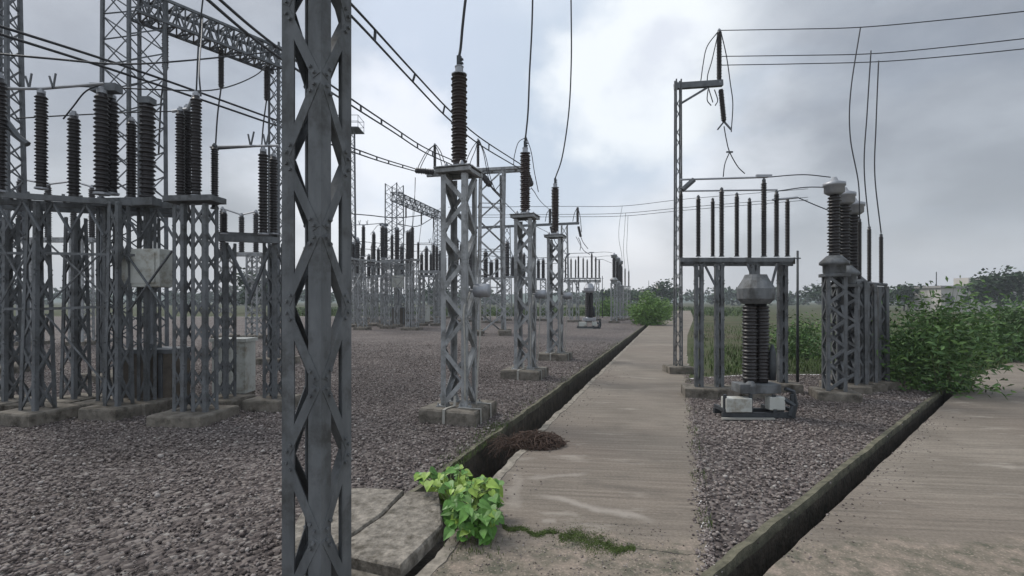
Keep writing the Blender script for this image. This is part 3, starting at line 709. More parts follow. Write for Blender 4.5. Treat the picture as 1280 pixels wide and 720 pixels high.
truss_gantry(0, 'distant lattice tower carrying a sloping truss beam, left of the nearest lattice post', 493,240,34, 549,266,42, .95, .7, ((.22,.9),(.55,.95),(.85,.9)), 2.0)
truss_gantry(0, 'large close lattice tower carrying a truss beam across the upper left', 168,-8,9.6, 348,64,11.9, .74, .3, ((.18,.85),(.55,.85),(.9,.8)), 1.7)
# floodlight masts at the left
def mast(px, Y, yt, w, label, plat=True):
    p = P(px,yt,Y); t = empty('lattice_mast', (p.x,p.y,0), label, 'mast', None)
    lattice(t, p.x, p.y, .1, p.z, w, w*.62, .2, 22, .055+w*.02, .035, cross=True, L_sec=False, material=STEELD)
    footing(t, p.x, p.y, w+.4, .15, .2)
    if plat:
        m = MB(); m.box((p.x,p.y,p.z), (w*2.1,w*2.1,.06)); 
        m.build('platform', STEELD, t); m = MB()
        for i in range(4):
            a = [(-1,-1),(1,-1),(1,1),(-1,1)]; c0, c1 = a[i], a[(i+1)%4]
            for zz in (.45,.9): m.bar((p.x+c0[0]*w,p.y+c0[1]*w,p.z+zz), (p.x+c1[0]*w,p.y+c1[1]*w,p.z+zz), .03)
            m.bar((p.x+c0[0]*w,p.y+c0[1]*w,p.z), (p.x+c0[0]*w,p.y+c0[1]*w,p.z+.9), .03)
        m.build('railing', STEELD, t)
mast(439, 38, 163, .75, 'distant lattice mast with a small railed platform on top, left of the distant disconnector')
mast(4, 10.5, -60, .55, 'lattice mast rising out of the picture at the left edge', False)
# the tall front mast
def front_mast():
    X, Y = P(397,0,2.32).x, 2.32
    t = empty('front_lattice_mast', (X,Y,0), 'tall lattice mast of wide galvanised angles standing nearest to the viewer', 'mast', None, ROT)
    footing(t, X, Y, .5, .12, ROT)
    lattice(t, X, Y, .12, 6.2, .215, .215, ROT, 18, .068, .045, bolts=True)
    m = MB().box((X,Y,6.22), (.4,.4,.03), ROT).build('top_plate', STEEL, t)
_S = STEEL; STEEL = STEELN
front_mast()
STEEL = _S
# overhead tubes and wires between the close left equipment
OW = 'loose wires above the close left equipment'
wire([P(-60,62,7.5), P(60,73,7.6), P(150,80,8.5), P(230,76,9.6), P(348,64,11.6)], .016, 'gently sagging wire running across the upper left to the truss beam', 'busbar_wire', 'cable', OW)
wire([P(100,108,8.8), P(200,112,9.2), P(270,112,10.2), P(318,95,11), P(340,74,11.7)], .013, 'slack wire curving up to the right end of the close truss beam', 'busbar_wire', 'cable', OW)
wire([P(20,148,8), P(90,144,8.6), P(180,140,9.2), P(232,139,9.4)], .012, 'short level wire linking the tops of the close black insulators', 'busbar_wire', 'cable', OW)
wire([P(268,186,8.2), P(328,182,8.2)], .02, 'short bar between insulators beside the tall front mast', 'busbar_wire', 'cable', OW)
wire([P(251,120,6.3), P(249,85,6.6), P(252,45,8.5), P(253,22,10.4)], .01, 'thin wire dropping from the close truss beam to the ribbed insulator', 'busbar_wire', 'cable', OW)
FW = 'thin wires above the distant left equipment'
wire([P(425,266,33), P(460,269,33), P(500,272,35), P(549,266,41)], .035, 'thin sagging wire low in the sky left of the nearest post', 'busbar_wire', 'cable', FW)
wire([P(498,280,34), P(520,283,36), P(535,276,39), P(546,268,41)], .03, 'thin slack wire under the distant truss beam', 'busbar_wire', 'cable', FW)
wire([P(519,222,22), P(518.6,240,24), P(518,262,26), P(516,282,26)], .012, 'thin vertical wire hanging from the lowest twin line', 'dropper_wire', 'cable')

# ------------------------------------------------------------------ far row of stands seen through the posts
def back_stand(px, Y, ybeam, ins, label, wpx=8):
    p = P(px,ybeam,Y); t = empty('insulator_stand', (p.x,p.y,0), label, 'insulator stand', 'stands in the far middle of the yard')
    for a in (-wpx, wpx): 
        q = P(px+a,ybeam,Y); lattice(t, q.x, q.y, .1, q.z, .45, .4, 0, 8, .06, .04, cross=True, L_sec=False); footing(t, q.x, q.y, .75, .12, 0)
    m = MB(); m.bar(P(px-wpx*1.5,ybeam,Y), P(px+wpx*1.5,ybeam,Y), .2, .16); m.build('crossbeam', STEEL, t)
    tops_ = []
    for d, yt, r in ins:
        insulator(t, P(px+d,ybeam-1,Y), (ybeam-1-yt)/F*Y, r*1.25, 12, 9); tops_.append(P(px+d,yt-1.5,Y))
    m = MB(); m.tube(tops_, .035, 5) if len(tops_) > 1 else m.box(tops_[0], (.2,.2,.1)); m.build('busbar', ALU, t)
back_stand(617, 34, 348, ((-10,315,.16),(-3,328,.14),(4,324,.13),(11,326,.13)), 'far stand with four black insulators between the nearest and middle posts')
back_stand(641, 38, 346, ((-7,303,.17),(0,322,.13),(7,322,.13)), 'far stand with one taller insulator just left of the middle post', 7)
back_stand(673, 38, 349, ((-6,316,.16),(0,326,.13),(6,325,.13)), 'far stand with three insulators between the middle and farthest posts', 6)
back_stand(596, 40, 345, ((-14,318,.15),(-6,322,.15),(2,322,.15)), 'far stand showing through the bracing of the nearest lattice post')
back_stand(455, 40, 347, ((-9,318,.15),(-2,322,.15),(6,320,.15),(12,321,.15)), 'far stand behind the distant disconnector platform, near its left end')
back_stand(556, 44, 344, ((-6,316,.15),(0,322,.15),(6,320,.15)), 'far stand immediately left of the nearest lattice post')
back_stand(447, 32, 343, ((-6,305,.13),(0,300,.15),(6,310,.13)), 'far stand with tall insulators immediately right of the railed mast', 5)
back_stand(474, 36, 345, ((-8,306,.14),(-1,312,.12),(5,300,.15)), 'far stand behind the middle of the distant disconnector platform', 6)
back_stand(505, 38, 344, ((-9,313,.14),(-3,308,.14),(4,316,.14),(9,310,.14)), 'far stand behind the distant storage box', 7)
back_stand(533, 40, 345, ((-6,318,.14),(0,310,.15),(6,318,.14)), 'far stand behind the distant cream cabinet', 6)
back_stand(579, 36, 340, ((-8,300,.15),(-2,306,.14),(9,304,.15)), 'far stand just behind the legs of the nearest lattice post', 6)
back_stand(655, 44, 347, ((-6,325,.14),(0,318,.14),(6,325,.14)), 'far stand right behind the legs of the middle post', 5)
for k_, (a_, b_) in enumerate((((430,300),(552,306)),((430,309),(552,314)),((590,318),(700,322)),((590,327),(700,329)))):
    wire([P(*a_,34), P((a_[0]+b_[0])/2,(a_[1]+b_[1])/2+2,36), P(*b_,38)], .022, ['upper thin level wire behind the distant left insulators','lower thin level wire behind the distant left insulators','upper thin level wire behind the middle post','lower thin level wire behind the middle post'][k_], 'busbar_wire', 'cable', 'thin level wires in the far yard')
# far stands glimpsed behind the close left equipment
back_stand(70, 17, 300, ((-45,225,.09),(-10,232,.09),(22,228,.09),(45,235,.09)), 'stand behind the close left platform with four slim insulators', 32)
back_stand(300, 20, 318, ((-22,262,.1),(2,270,.1),(20,266,.1)), 'stand with slim insulators behind the close cream cabinet', 18)
# low kerb stones behind the first row of equipment
for k, (px0, px1, y, lb) in enumerate(((438,478,409,'low concrete kerb along the distant equipment row, left piece'), (528,552,404,'low concrete kerb behind the distant cream cabinet'), (10,140,516,'low concrete kerb by the feet of the close platform'))):
    a, b = G(px0,y), G(px1,y-2); m = MB().bar(a+V((0,0,.05)), b+V((0,0,.05)), .2, .14); solo(m, 'kerb_stone', BLOCK, lb, 'kerb', bevel=.01)

# ------------------------------------------------------------------ right hand assemblies
def right_yard(v, L, off=0):
    W = v.P
    # busbar rack
    Y = 36.
    t = empty('busbar_rack', (*W(730,400,Y).xy, 0), L[0], 'busbar rack')
    zc = W(730,349,Y).z
    def pp(px, Yy, dz=0): q = W(px,0,Yy); return V((q.x,q.y,zc+dz))
    x0 = 705 if not v.near else 706.5
    m = MB()
    for dy in (-1.2, 2.2, 5): m.bar(pp(x0,Y+dy), pp(751,Y+dy), v.w(1.2,Y), v.w(1.6,Y))
    for k in range(8): m.bar(pp(x0+1+k*6.3,Y-1.2,.02), pp(x0+1+k*6.3,Y+5,.02), v.w(.9,Y), v.w(.9,Y))
    m.build('platform_frame', STEEL, t)
    for px, Yy in ((714,Y-.8),(722,Y-.8),(736,Y-.8),(747,Y+2)): column(t, v, px, Yy, 3.2, 350.5, 7)
    for px, d in ((716,6),(724,-5),(733,4),(745,-6)): m = MB(); m.bar(pp(px,Y-1,-.05), V((pp(px+d,Y).x, pp(px,Y-1).y, zc-v.w(16,Y))), v.w(.7,Y)); m.build('knee_brace', STEELD, t)
    for px, yt, yb, Yy, r in ((706.9,322,348,35.5,.9),(713.8,324,347,35,1.0),(719.5,325,347,37,.9),(723,321,347,35,1.05),(729,323,347,37,1.0),(734,325,348,35.5,.95),(739.7,317.5,347,35,1.15),(744.7,322,347,35.5,1.05),(749,325,347,36.5,1.0)):
        if px*1 < x0: continue
        post(t, v, px, yt, yb, Yy, r, 14)
    m = MB(); m.tube([W(x0,317,35), W(741,316,35)], v.w(.4,Y), 5); m.tube([W(x0,321.5,36.5), W(745,321,36.5)], v.w(.35,Y), 5); m.tube([W(743,325,35.5), W(753,324,35.5)], v.w(.45,Y), 5)
    m.bar(W(739.7,315.5,35)-V((v.w(3,Y),0,0)), W(739.7,315.5,35)+V((v.w(3,Y),0,0)), v.w(1,Y)); m.build('busbar', ALU, t)
    m = MB(); m.tube([W(707.5,321,35), W(712,317,35)], v.w(1.1,Y), 6); m.build('contact_arm', STEELD, t)
    for pts in ([(741,316),(755,315),(766,316)], [(745,321.5),(756,320),(765,320)], [(753,324),(760,327),(765,329)]):
        wire([W(a,b,36) for a, b in pts], v.w(.22,36), None, name='busbar_wire', parent=t, n=6, seg=5)
    # breaker pole standing on the ground
    Y = 27.; s = v.w(1,Y); c = W(736.5,0,Y); X0 = c.x; Yg = c.y
    t = empty('breaker_pole', (X0,Yg,0), L[1], 'breaker pole')
    Zp = lambda y: max(0, W(736,y,Y).z)
    m = MB().lathe((X0,Yg,Zp(366)), [(s*5.0,0),(s*6.8,s*2),(s*7,s*6),(s*4.6,s*10),(s*4,s*11.5)], 16); m.build('cap_housing', STEELN if v.near else ALU, t)
    for dx, dy in ((-2.4,0),(2.6,.6)): MB().lathe((X0+dx*s,Yg+dy*s,Zp(397)), ins_prof(Zp(366)-Zp(397), s*3.1, 22, .8), 20).build('insulator', PORCD, t, True)
    MB().lathe((X0+6*s,Yg-1*s,Zp(396)), [(s*1.3,0),(s*1.5,s*5),(s*1.3,s*11),(s*.5,s*14)], 12).build('side_chamber', DARKM, t, True)
    m = MB(); m.box((X0,Yg,Zp(399)), (s*16,s*8,s*3.6)); m.lathe((X0-3*s,Yg-2*s,Zp(401)), [(s*2.4,0),(s*2.6,s*3),(s*1,s*5)], 10); m.build('base_casting', STEELN if v.near else ALU, t, bevel=s*.3)
    m = MB(); m.box((X0-9*s,Yg-3*s,Zp(405)), (s*10,s*5,s*5.4)); m.build('mechanism_box', WHITEP, t, bevel=s*.3); m = MB(); m.box((X0+6*s,Yg-3*s,Zp(404.5)), (s*6,s*4,s*5)); m.build('mechanism_box', WHITEP, t, bevel=s*.3)
    m = MB()
    for q in (-1,1): m.bar((X0-15*s,Yg+q*4*s,s*1.2), (X0+13*s,Yg+q*4*s,s*1.2), s*1.6, s*2)
    for q in (-14,-4,5,12): m.bar((X0+q*s,Yg-5*s,s*3), (X0+q*s,Yg+5*s,s*3), s*1.3, s*1.3); m.bar((X0+q*s,Yg-4*s,0), (X0+q*s,Yg-4*s,Zp(401)), s*1.1)
    m.tube([(X0+10*s,Yg-3*s,Zp(399)), (X0+13*s,Yg-3*s,Zp(400)), (X0+14*s,Yg-3*s,Zp(405)), (X0+13*s,Yg-3*s,s*1)], s*.9, 6)
    m.tube([(X0+9*s,Yg-4*s,Zp(403)), (X0+12*s,Yg-5*s,Zp(405)), (X0+11*s,Yg-5*s,Zp(409))], s*1.2, 6); m.build('support_frame', DARKM, t)
    MB().bar((X0-16*s,Yg-6*s,s*.3), (X0+4*s,Yg-6.4*s,s*.3), s*1.4, s*.6).build('skid', STRAP, t)
    # three current transformers in a receding line
    for k, (px, Y, yt) in enumerate(((767.5,34,316),(771.5,38,320),(775,42,324))):
        t = empty('current_transformer', (*W(px,400,Y).xy, 0), L[2+k], 'current transformer', 'row of current transformers on lattice stands' if not v.near else 'close row of current transformers on lattice stands')
        s = v.w(1,Y); q = W(px,0,Y); z = lambda y: W(px,y,Y).z
        MB().lathe((q.x,q.y,z(yt+7)), [(s*2.2,0),(s*3.6,s*1),(s*3.6,s*3.2),(s*4,s*3.4),(s*4,s*4.6),(s*1.5,s*5.5),(s*.8,s*7)], 16).build('head_housing', ALU, t, True)
        insulator(t, (q.x,q.y,z(yt+31)), z(yt+7)-z(yt+31), s*2.6, 18, 14, cap=False)
        MB().lathe((q.x,q.y,z(yt+39)), [(s*3,0),(s*4,s*1.5),(s*4,s*4),(s*5.2,s*4.4),(s*5.2,s*5.4),(s*2.6,s*8)], 12).build('base_tank', STEEL, t, True)
        p = W(px, yt+39, Y); w = s*7; lattice(t, p.x, p.y, .12, p.z, w, w, -.3, 8, max(.05,w*.1), .04, cross=False, L_sec=v.near); footing(t, p.x, p.y, w+.3, .12, -.3)
        MB().box((p.x,p.y,p.z+.01), (w*1.25,w*1.25,.05), -.3).build('top_plate', STEEL, t)
    # three slim posts
    t = empty('post_insulator_frame', (*W(782,400,40).xy, 0), L[5], 'insulator stand')
    for px, yt, yb, Y in ((777.5,333,356,38),(781.3,336,357,39),(786,339,358,40)):
        post(t, v, px, yt, yb, Y, .85, 14)
        q = W(px,yb,Y); lattice(t, q.x, q.y, .1, q.z-.05, v.w(3,Y), v.w(2.6,Y), -.2, 7, .05, .03, L_sec=False); footing(t, q.x, q.y, v.w(4,Y)+.2, .12, -.2)
    m = MB(); m.tube([W(774,357.5,37.5), W(788,358.5,40.5)], v.w(.7,39), 6); m.build('crossbeam', STEEL, t)
    # droppers
    for k, (pts) in enumerate(([(777.8,257),(774,282),(773.8,300),(777,318),(777.5,332)], [(782,266),(780.5,290),(779.3,312),(781.3,336)], [(785,270),(784,295),(783.5,315),(786,338)])):
        wire([W(a,b,39) for a, b in pts], v.w(.22,39), L[6+k], 'dropper_cable', 'cable', 'droppers to the slim posts' if not v.near else 'close droppers to the slim posts on the right')
    # utility pole
    q = W(753,0,44); h = W(753,345,44).z
    t = empty('utility_pole', (q.x,q.y,0), L[9], 'pole'); MB().tube([(q.x,q.y,-.1),(q.x,q.y,h)], v.w(.55,44), 8, v.w(.42,44)).build('pole', DARKM, t, True)
    MB().bar((q.x-v.w(1.2,44),q.y,h-v.w(3,44)), (q.x+v.w(1.2,44),q.y,h-v.w(3,44)), v.w(.4,44)).build('bracket', DARKM, t)
right_yard(View(False), ['distant busbar rack with a row of nine black insulators, right of the farthest lattice post',
   'distant squat breaker pole with twin dark columns standing on the gravel near the road',
   'frontmost distant current transformer on a lattice stand near the end of the drain', 'middle distant current transformer in the row near the end of the drain', 'rearmost distant current transformer in the row near the end of the drain',
   'distant frame of three slim insulators beside the current transformers, by the roadside bush',
   'leftmost thin cable hanging down to the distant slim insulators', 'middle thin cable hanging down to the distant slim insulators', 'rightmost thin cable hanging down to the distant slim insulators',
   'distant thin dark pole right of the distant busbar rack'])
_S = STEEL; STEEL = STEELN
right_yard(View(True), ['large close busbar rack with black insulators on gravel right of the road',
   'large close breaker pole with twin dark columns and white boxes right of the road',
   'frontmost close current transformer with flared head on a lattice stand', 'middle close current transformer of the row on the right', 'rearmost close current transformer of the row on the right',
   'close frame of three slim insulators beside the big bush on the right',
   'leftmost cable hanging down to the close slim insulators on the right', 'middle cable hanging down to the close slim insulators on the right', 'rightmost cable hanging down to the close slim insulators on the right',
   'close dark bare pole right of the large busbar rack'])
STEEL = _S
# wires far right of the centre
for k, (y0, y1, y2) in enumerate(((258,257.5,250),(268,266.5,260.5),(271,270,264))):
    wire([P(560,y0+1,62), P(700,y0,58), P(778,y1,56), P(860,y2-1.5,54), P(1010,y2-14,50)], .028, ['highest', 'middle', 'lowest'][k]+' of the three long thin lines low in the sky beyond the busbar rack', 'overhead_line', 'overhead line', 'long thin lines beyond the rack')
# close cantilever mast on the right, with lines
def right_mast():
    Y = 10.4; x = 847.5
    t = empty('cantilever_gantry', (P(x,0,Y).x, Y, 0), 'slim mast with a short arm and upright black insulator, just right of the road', 'gantry')
    lattice(t, P(x,0,Y).x, Y, .1, P(x,100,Y).z, .13, .1, 0, 20, .026, .014, cross=False, L_sec=False, material=STEELN); footing(t, P(x,0,Y).x, Y, .5, .14, 0)
    m = MB(); m.bar(P(843,108,Y), P(903,104,Y), .1, .12); m.bar(P(850,130,Y), P(885,109,Y), .04); m.build('arm', STEELD, t)
    insulator(t, P(899,103,Y), 64/F*Y, .055, 16, 12)
    hanging(t, P(901,112,Y), P(905,152,Y), .06, 12)
    m = MB(); m.bar(P(905,152,Y), P(897,162,Y), .03); m.bar(P(905,152,Y), P(914,162,Y), .03); m.build('clamp', STEELD, t); m = MB(); m.bar(P(908,190,Y), P(916,190,Y), .03); m.build('clamp', STEELD, t)
    for pts in ([(898,39),(884,58),(879,80),(876,102)], [(898,40),(890,75),(884,100),(891,128)], [(901,39),(908,70),(913,105),(916,130),(914,165)], [(905,158),(908,175),(912,190),(922,208),(931,217)], [(912,190),(906,205),(904,221)], [(885,112),(884,125),(889,132)], [(893,112),(897,125),(894,132)]):
        wire([P(a,b,Y) for a, b in pts], .011, None, name='jumper_loop', parent=t, n=6, seg=5)
right_mast()
for k, (pa, pm, pb) in enumerate((((899,38),(1077,34),(1300,12)), ((899,70.5),(1092,67),(1300,46)), ((899,81.5),(1100,77),(1300,59)))):
    wire([P(*pa,10.4), P((pa[0]+pm[0])/2, (pa[1]+pm[1])/2+.5, 9.9), P(*pm,9.2), P((pm[0]+pb[0])/2,(pm[1]+pb[1])/2+1,8.6), P(*pb,8)], .0085, ['top','middle','bottom'][k]+' of the three lines crossing the upper right sky', 'overhead_line', 'overhead line', 'lines crossing the upper right sky')

# ------------------------------------------------------------------ slabs over the drain
def slab(poly, z0, z1, label, seed):
    top = [V((p.x,p.y,0)) for p in poly]; pts = jit(top+[top[0]], .004, .05)[:-1]
    n = len(pts); c = sum(pts, V())/n; m = MB(); vs = []
    for z, k in ((z0,0),(z1-.014,0),(z1,.012)):
        for p in pts:
            q = p + (c-p).normalized()*k; vs.append(V((q.x,q.y,z+(.004*noise.noise(V((p.x*8,p.y*8,seed))) if z > 0 else 0))))
    # inner grid of the top so the broken surface can undulate
    fs = [(l*n+i, l*n+(i+1)%n, (l+1)*n+(i+1)%n, (l+1)*n+i) for l in range(2) for i in range(n)]
    for r_ in (.85,.65,.45,.25):
        for i, p in enumerate(pts):
            q = c+(p-c)*r_; vs.append(V((q.x,q.y,z1+.006*noise.noise(V((q.x*7,q.y*7,seed)))+.003*noise.noise(V((q.x*23,q.y*23,seed))))))
    for l in range(2,6): fs += [(l*n+i, l*n+(i+1)%n, (l+1)*n+(i+1)%n, (l+1)*n+i) for i in range(n)]
    fs.append(tuple(range(6*n,7*n)))
    m.add(vs, fs); return solo(m, 'concrete_slab', SLAB, label, 'slab', 'cover slabs laid over the drain')
def GZ(px, py, z):
    Y = (CH-z)*F/(py-HZ); return V(((px-640)/F*Y, Y, 0))
zt = .085
slab([GZ(549,614,zt), GZ(554,655,zt), GZ(500,708,zt), GZ(434,693,zt), GZ(433,675,zt), GZ(478,644,zt), GZ(509,614,zt)], .005, zt, 'pitted concrete cover slab with a chipped top beside the leafy plant', 3)
slab([GZ(505,611,zt), GZ(476,642,zt), GZ(431,672,zt), GZ(398,697,zt), GZ(352,680,zt), GZ(375,640,zt), GZ(412,609,zt), GZ(456,608,zt)], .002, zt-.006, 'smoother concrete cover slab left of the pitted one', 8)
# a lower ledge under the slabs
slab([GZ(505,706,.0), GZ(498,722,.0), GZ(480,760,.0), GZ(380,760,.0), GZ(392,700,.0)], -.05, .012, 'thin lower concrete slab under the front edge of the pitted one', 5)

# ------------------------------------------------------------------ plants
def leaf(m, p, d, up, L, W):           # heart shaped leaf, folded along the midrib
    d = V(d).normalized(); s = d.cross(V(up))
    s = s.normalized() if s.length > 1e-4 else d.orthogonal().normalized(); n = s.cross(d)
    pr = [(-.08,0,.0),(-.16,.3,.05),(.02,.5,.09),(.3,.47,.08),(.65,.24,.03),(1,0,-.1),(.65,-.24,.03),(.3,-.47,.08),(.02,-.5,.09),(-.16,-.3,.05),(.35,0,-.03)]
    m.add([V(p)+d*(a*L)+s*(b*W)+n*(c*L) for a, b, c in pr], [(10,0,1,2),(10,2,3),(10,3,4,5),(10,5,6,7),(10,7,8),(10,8,9,0)])
def leafy_plant():
    base = P(588,660,3.3); base.z = -.15
    t = empty('leafy_plant', (base.x,base.y,-.0), 'bright green plant with heart-shaped leaves growing out of the drain', 'plant')
    g, y_, st = MB(), MB(), MB()
    tips = []
    # shoots: pixel targets with depth
    R_ = random.Random(5)
    for k in range(66):
        if k < 20:  px = R_.uniform(555,622); py = R_.uniform(600,662); Y = R_.uniform(3.05,3.5)
        elif k < 38: px = R_.uniform(535,598); py = R_.uniform(580,610); Y = R_.uniform(3.45,3.85)
        elif k < 46: px = R_.uniform(515,545); py = R_.uniform(592,606); Y = R_.uniform(3.6,3.9)
        elif k < 53: px = R_.uniform(600,628); py = R_.uniform(592,650); Y = R_.uniform(3.3,3.6)
        else: px = R_.uniform(562,612); py = R_.uniform(640,668); Y = R_.uniform(3.0,3.2)
        tip = P(px,py,Y); tip.z = max(tip.z, -.02)
        b = base + V((R_.uniform(-.12,.12), R_.uniform(-.05,.35), 0)); mid = b.lerp(tip,.55)+V((0,0,.08))
        pth = catmull([b, mid, tip], 5); st.tube(pth, .0045, 5, .002)
        for j in range(5):
            q = pth[len(pth)-1-j]+V((R_.uniform(-.065,.065),R_.uniform(-.06,.06),R_.uniform(-.03,.05)))
            an = R_.uniform(0,6.28); sz = R_.uniform(.045,.105)*(1.0 if py > 606 else .8)
            d = V((math.cos(an), math.sin(an)-.7, R_.uniform(-1.3,.0)))
            up = V((R_.uniform(-.4,.4), R_.uniform(-.8,-.1), 1))
            (y_ if (R_.random() < (.5 if py < 612 else .12)) else g).tube([pth[len(pth)-1-j], q], .0016, 4)
            leaf(y_ if (R_.random() < (.5 if py < 612 else .12)) else g, q, d, up, sz, sz*.95)
    g.build('foliage', LEAF, t); y_.build('young_leaves', LEAFY, t); st.build('stems', STEM, t)
leafy_plant()
def bush(center, rx, ry, h, n, ls, label, name='bush', cat='bush', seed=1, narrow=.3, mats=(BUSH,BUSHL), group=None, stems=16):
    R_ = random.Random(seed); c = V(center); t = empty(name, tuple(c), label, cat, group)
    ms = [MB(), MB()]; st = MB(); cl = []
    for k in range(stems):
        a = R_.uniform(0,6.28); r = R_.random()**.6; tip = c+V((math.cos(a)*r*rx, math.sin(a)*r*ry, h*(1-.45*r*r)*R_.uniform(.65,1.08)))
        b = c+V((math.cos(a)*r*rx*.45, math.sin(a)*r*ry*.45, -.02)); mid = b.lerp(tip,.5)+V((R_.uniform(-.1,.1)*rx,0,.05*h)); pth = catmull([b,mid,tip],5)
        st.tube(pth, max(.005,h*.006), 4, .002); cl.append(pth)
    for i in range(n):
        pth = R_.choice(cl); f = R_.random()**.7; q = pth[int(f*(len(pth)-1))]; sp = .13*(rx+h*.5)
        q = q+V((R_.gauss(0,sp),R_.gauss(0,sp),R_.gauss(0,sp*.6)))
        if q.z < .02: q.z = R_.uniform(.02,.1)
        d = V((R_.gauss(0,1),R_.gauss(0,1),R_.gauss(.55,.6))).normalized(); s = d.cross(V((R_.gauss(0,1),R_.gauss(0,1),.3))).normalized(); l = ls*R_.uniform(.6,1.3); w = l*narrow
        kk = 0 if R_.random() < .6 else 1; dn = V((0,0,-.18*l))
        ms[kk].add([q, q+d*l*.45+s*w*.5, q+d*l+dn, q+d*l*.45-s*w*.5], [(0,1,2,3)])
    ms[0].build('foliage', mats[0], t); ms[1].build('light_foliage', mats[1], t); st.build('stems', STEM, t)
# roadside bushes at the far end of the drain
bush((P(812,0,31).x,31,0), 1.35, 1.0, 1.95, 4800, .2, 'feathery green bush at the far end of the drain beside the road', seed=3, mats=(BUSHL,BUSHF))
bush((P(800,0,33.5).x,33.5,0), .8, .8, 1.3, 1600, .18, 'lower bush left of the feathery one at the drain end', seed=4, mats=(BUSHL,BUSHF))
bush((P(829,0,39).x,39,0), .9, .9, 1.5, 1600, .2, 'small bush past the road end, right of the feathery one', seed=5, mats=(BUSHL,BUSHF))
bush((P(762,0,48).x,48,0), 2.2, 1.0, 1.6, 2200, .3, 'pale green bush on the grass between the distant rack and current transformers', seed=6, mats=(BUSHL,BUSHF))
# big close bush at the right
bush((P(1180,0,8.3).x,8.3,0), .95, .7, 1.75, 5200, .12, 'big feathery green bush by the second drain on the right', seed=7, stems=26)
bush((P(1120,0,9.4).x,9.4,0), .6, .6, 1.1, 2200, .11, 'smaller bush left of the big feathery one on the right', seed=8)
bush((P(1262,0,12.5).x,12.5,0), 1.0, .9, 1.6, 2800, .15, 'dark bush at the right edge behind the second road', seed=9, mats=(BUSH,BUSH))
bush((P(1005,0,13).x,13,0), 1.1, .8, 1.0, 2200, .12, 'low bush on the grass behind the close bare pole', seed=10)
# root clump
def roots():
    c = G(672,560); c.y += .12; R_ = random.Random(2); m = MB()
    for k in range(420):
        a = R_.uniform(0,6.28); p = c+V((R_.gauss(0,.1),R_.gauss(0,.07),R_.uniform(.0,.09))); pts = [p]; d = V((math.cos(a),math.sin(a)*.7,R_.uniform(-.2,.5)))
        for j in range(7):
            d = (d+V((R_.gauss(0,.5),R_.gauss(0,.5),R_.gauss(-.05,.35)))).normalized(); q = pts[-1]+d*.042
            e = ((q.x-c.x)/.27)**2+((q.y-c.y)/.2)**2
            if e > R_.uniform(.9,1.7): q = V((c.x+(q.x-c.x)/e**.5, c.y+(q.y-c.y)/e**.5, q.z*.6)); 
            q.z = min(max(q.z,.006), .13*R_.uniform(.75,1.25)*math.sqrt(max(.05,1-e*.8))); pts.append(q)
        m.tube(pts, R_.uniform(.002,.0045), 4)
    m.lathe((c.x,c.y,0), [(.17,0),(.16,.02),(.1,.04),(.03,.05)], 20)
    for k in range(120):
        p = c+V((R_.uniform(-.36,-.1),R_.uniform(-.1,.12),R_.uniform(.0,.05))); pts = [p]; d = V((R_.gauss(-.5,.6),R_.gauss(-.2,.6),R_.uniform(-.1,.4)))
        for j in range(7):
            d = (d+V((R_.gauss(-.05,.45),R_.gauss(0,.45),R_.gauss(-.14,.3)))).normalized(); pts.append(pts[-1]+d*.038)
        m.tube(pts, R_.uniform(.0015,.003), 4)
    solo(m, 'dry_root_clump', ROOT, 'tangled clump of dry brown roots lying on the road by the drain', 'root clump')
roots()
# grass
def blades(name, spots, hgt, wid, material, label, seed, lean=.5):
    R_ = random.Random(seed); m = MB()
    for x, y in spots:
        h = hgt*R_.uniform(.5,1.3); a = R_.uniform(0,6.28); l = V((math.cos(a),math.sin(a),0)); s = V((-l.y,l.x,0)); p = V((x,y,-.005)); b = p+l*h*lean*.3+V((0,0,h*.6)); c = p+l*h*lean*R_.uniform(.6,1.2)+V((0,0,h*R_.uniform(.75,1)))
        m.add([p-s*wid/2,p+s*wid/2,b+s*wid*.4,b-s*wid*.4,c], [(0,1,2,3),(3,2,4)])
    return solo(m, name, material, label, 'grass', kind='stuff')
R_ = random.Random(9); sp = []
for k in range(21000):                       # moss strip in the crack of the path
    f = R_.random(); px = 628+f*166; ctr = 657+f*30+2*math.sin(f*9)+2.5*math.sin(f*31); wdt = 2.6+9*math.exp(-((f-.66)/.2)**2)
    g_ = G(px, ctr+R_.gauss(0,wdt*.5)*(1 if R_.random() < .8 else 1.9))
    if noise.noise(V((g_.x*9,g_.y*14,4)))+.5*noise.noise(V((g_.x*40,g_.y*40,4))) > -.6+.3*R_.random(): sp.append((g_.x,g_.y))
blades('moss', sp, .011, .0045, MOSS, 'short green moss and grass along the crack across the path', 1)
sp = []
for k in range(1500):
    f = R_.random()**1.3; p = Lpts[1].lerp(G(570,590), f*1.0) if R_.random() < .55 else Lpts[0].lerp(Lpts[1], R_.uniform(.55,1.0)); sp.append((p.x-abs(R_.gauss(.07,.11)), p.y+R_.gauss(0,.05)))
for k in range(500):
    p = G(R_.gauss(590,18), 0+R_.uniform(664,700)); sp.append((p.x,p.y)) if R_.random() < .25 else None
for k in range(900):
    y_ = 2.6+9*R_.random()**1.7; q_ = .3355*y_+.18+R_.gauss(0,.04)
    if noise.noise(V((q_*2,y_*2,3))) > .0: sp.append((q_, y_))
blades('grass_tufts', sp, .045, .005, MOSS, 'sparse little grass tufts along the drain kerb', 2)
sp = []
for k in range(26000):
    if k < 13000: Y = R_.uniform(47.5,95); X = R_.uniform(-.45,.5)*Y
    elif k < 20000: Y = R_.uniform(9.8,30); X = R_.uniform(.36,1.1)*Y
    else: Y = R_.uniform(9.8,16); X = R_.uniform(.4,1.08)*Y
    if zone(X,Y) == 'ground' : sp.append((X,Y))
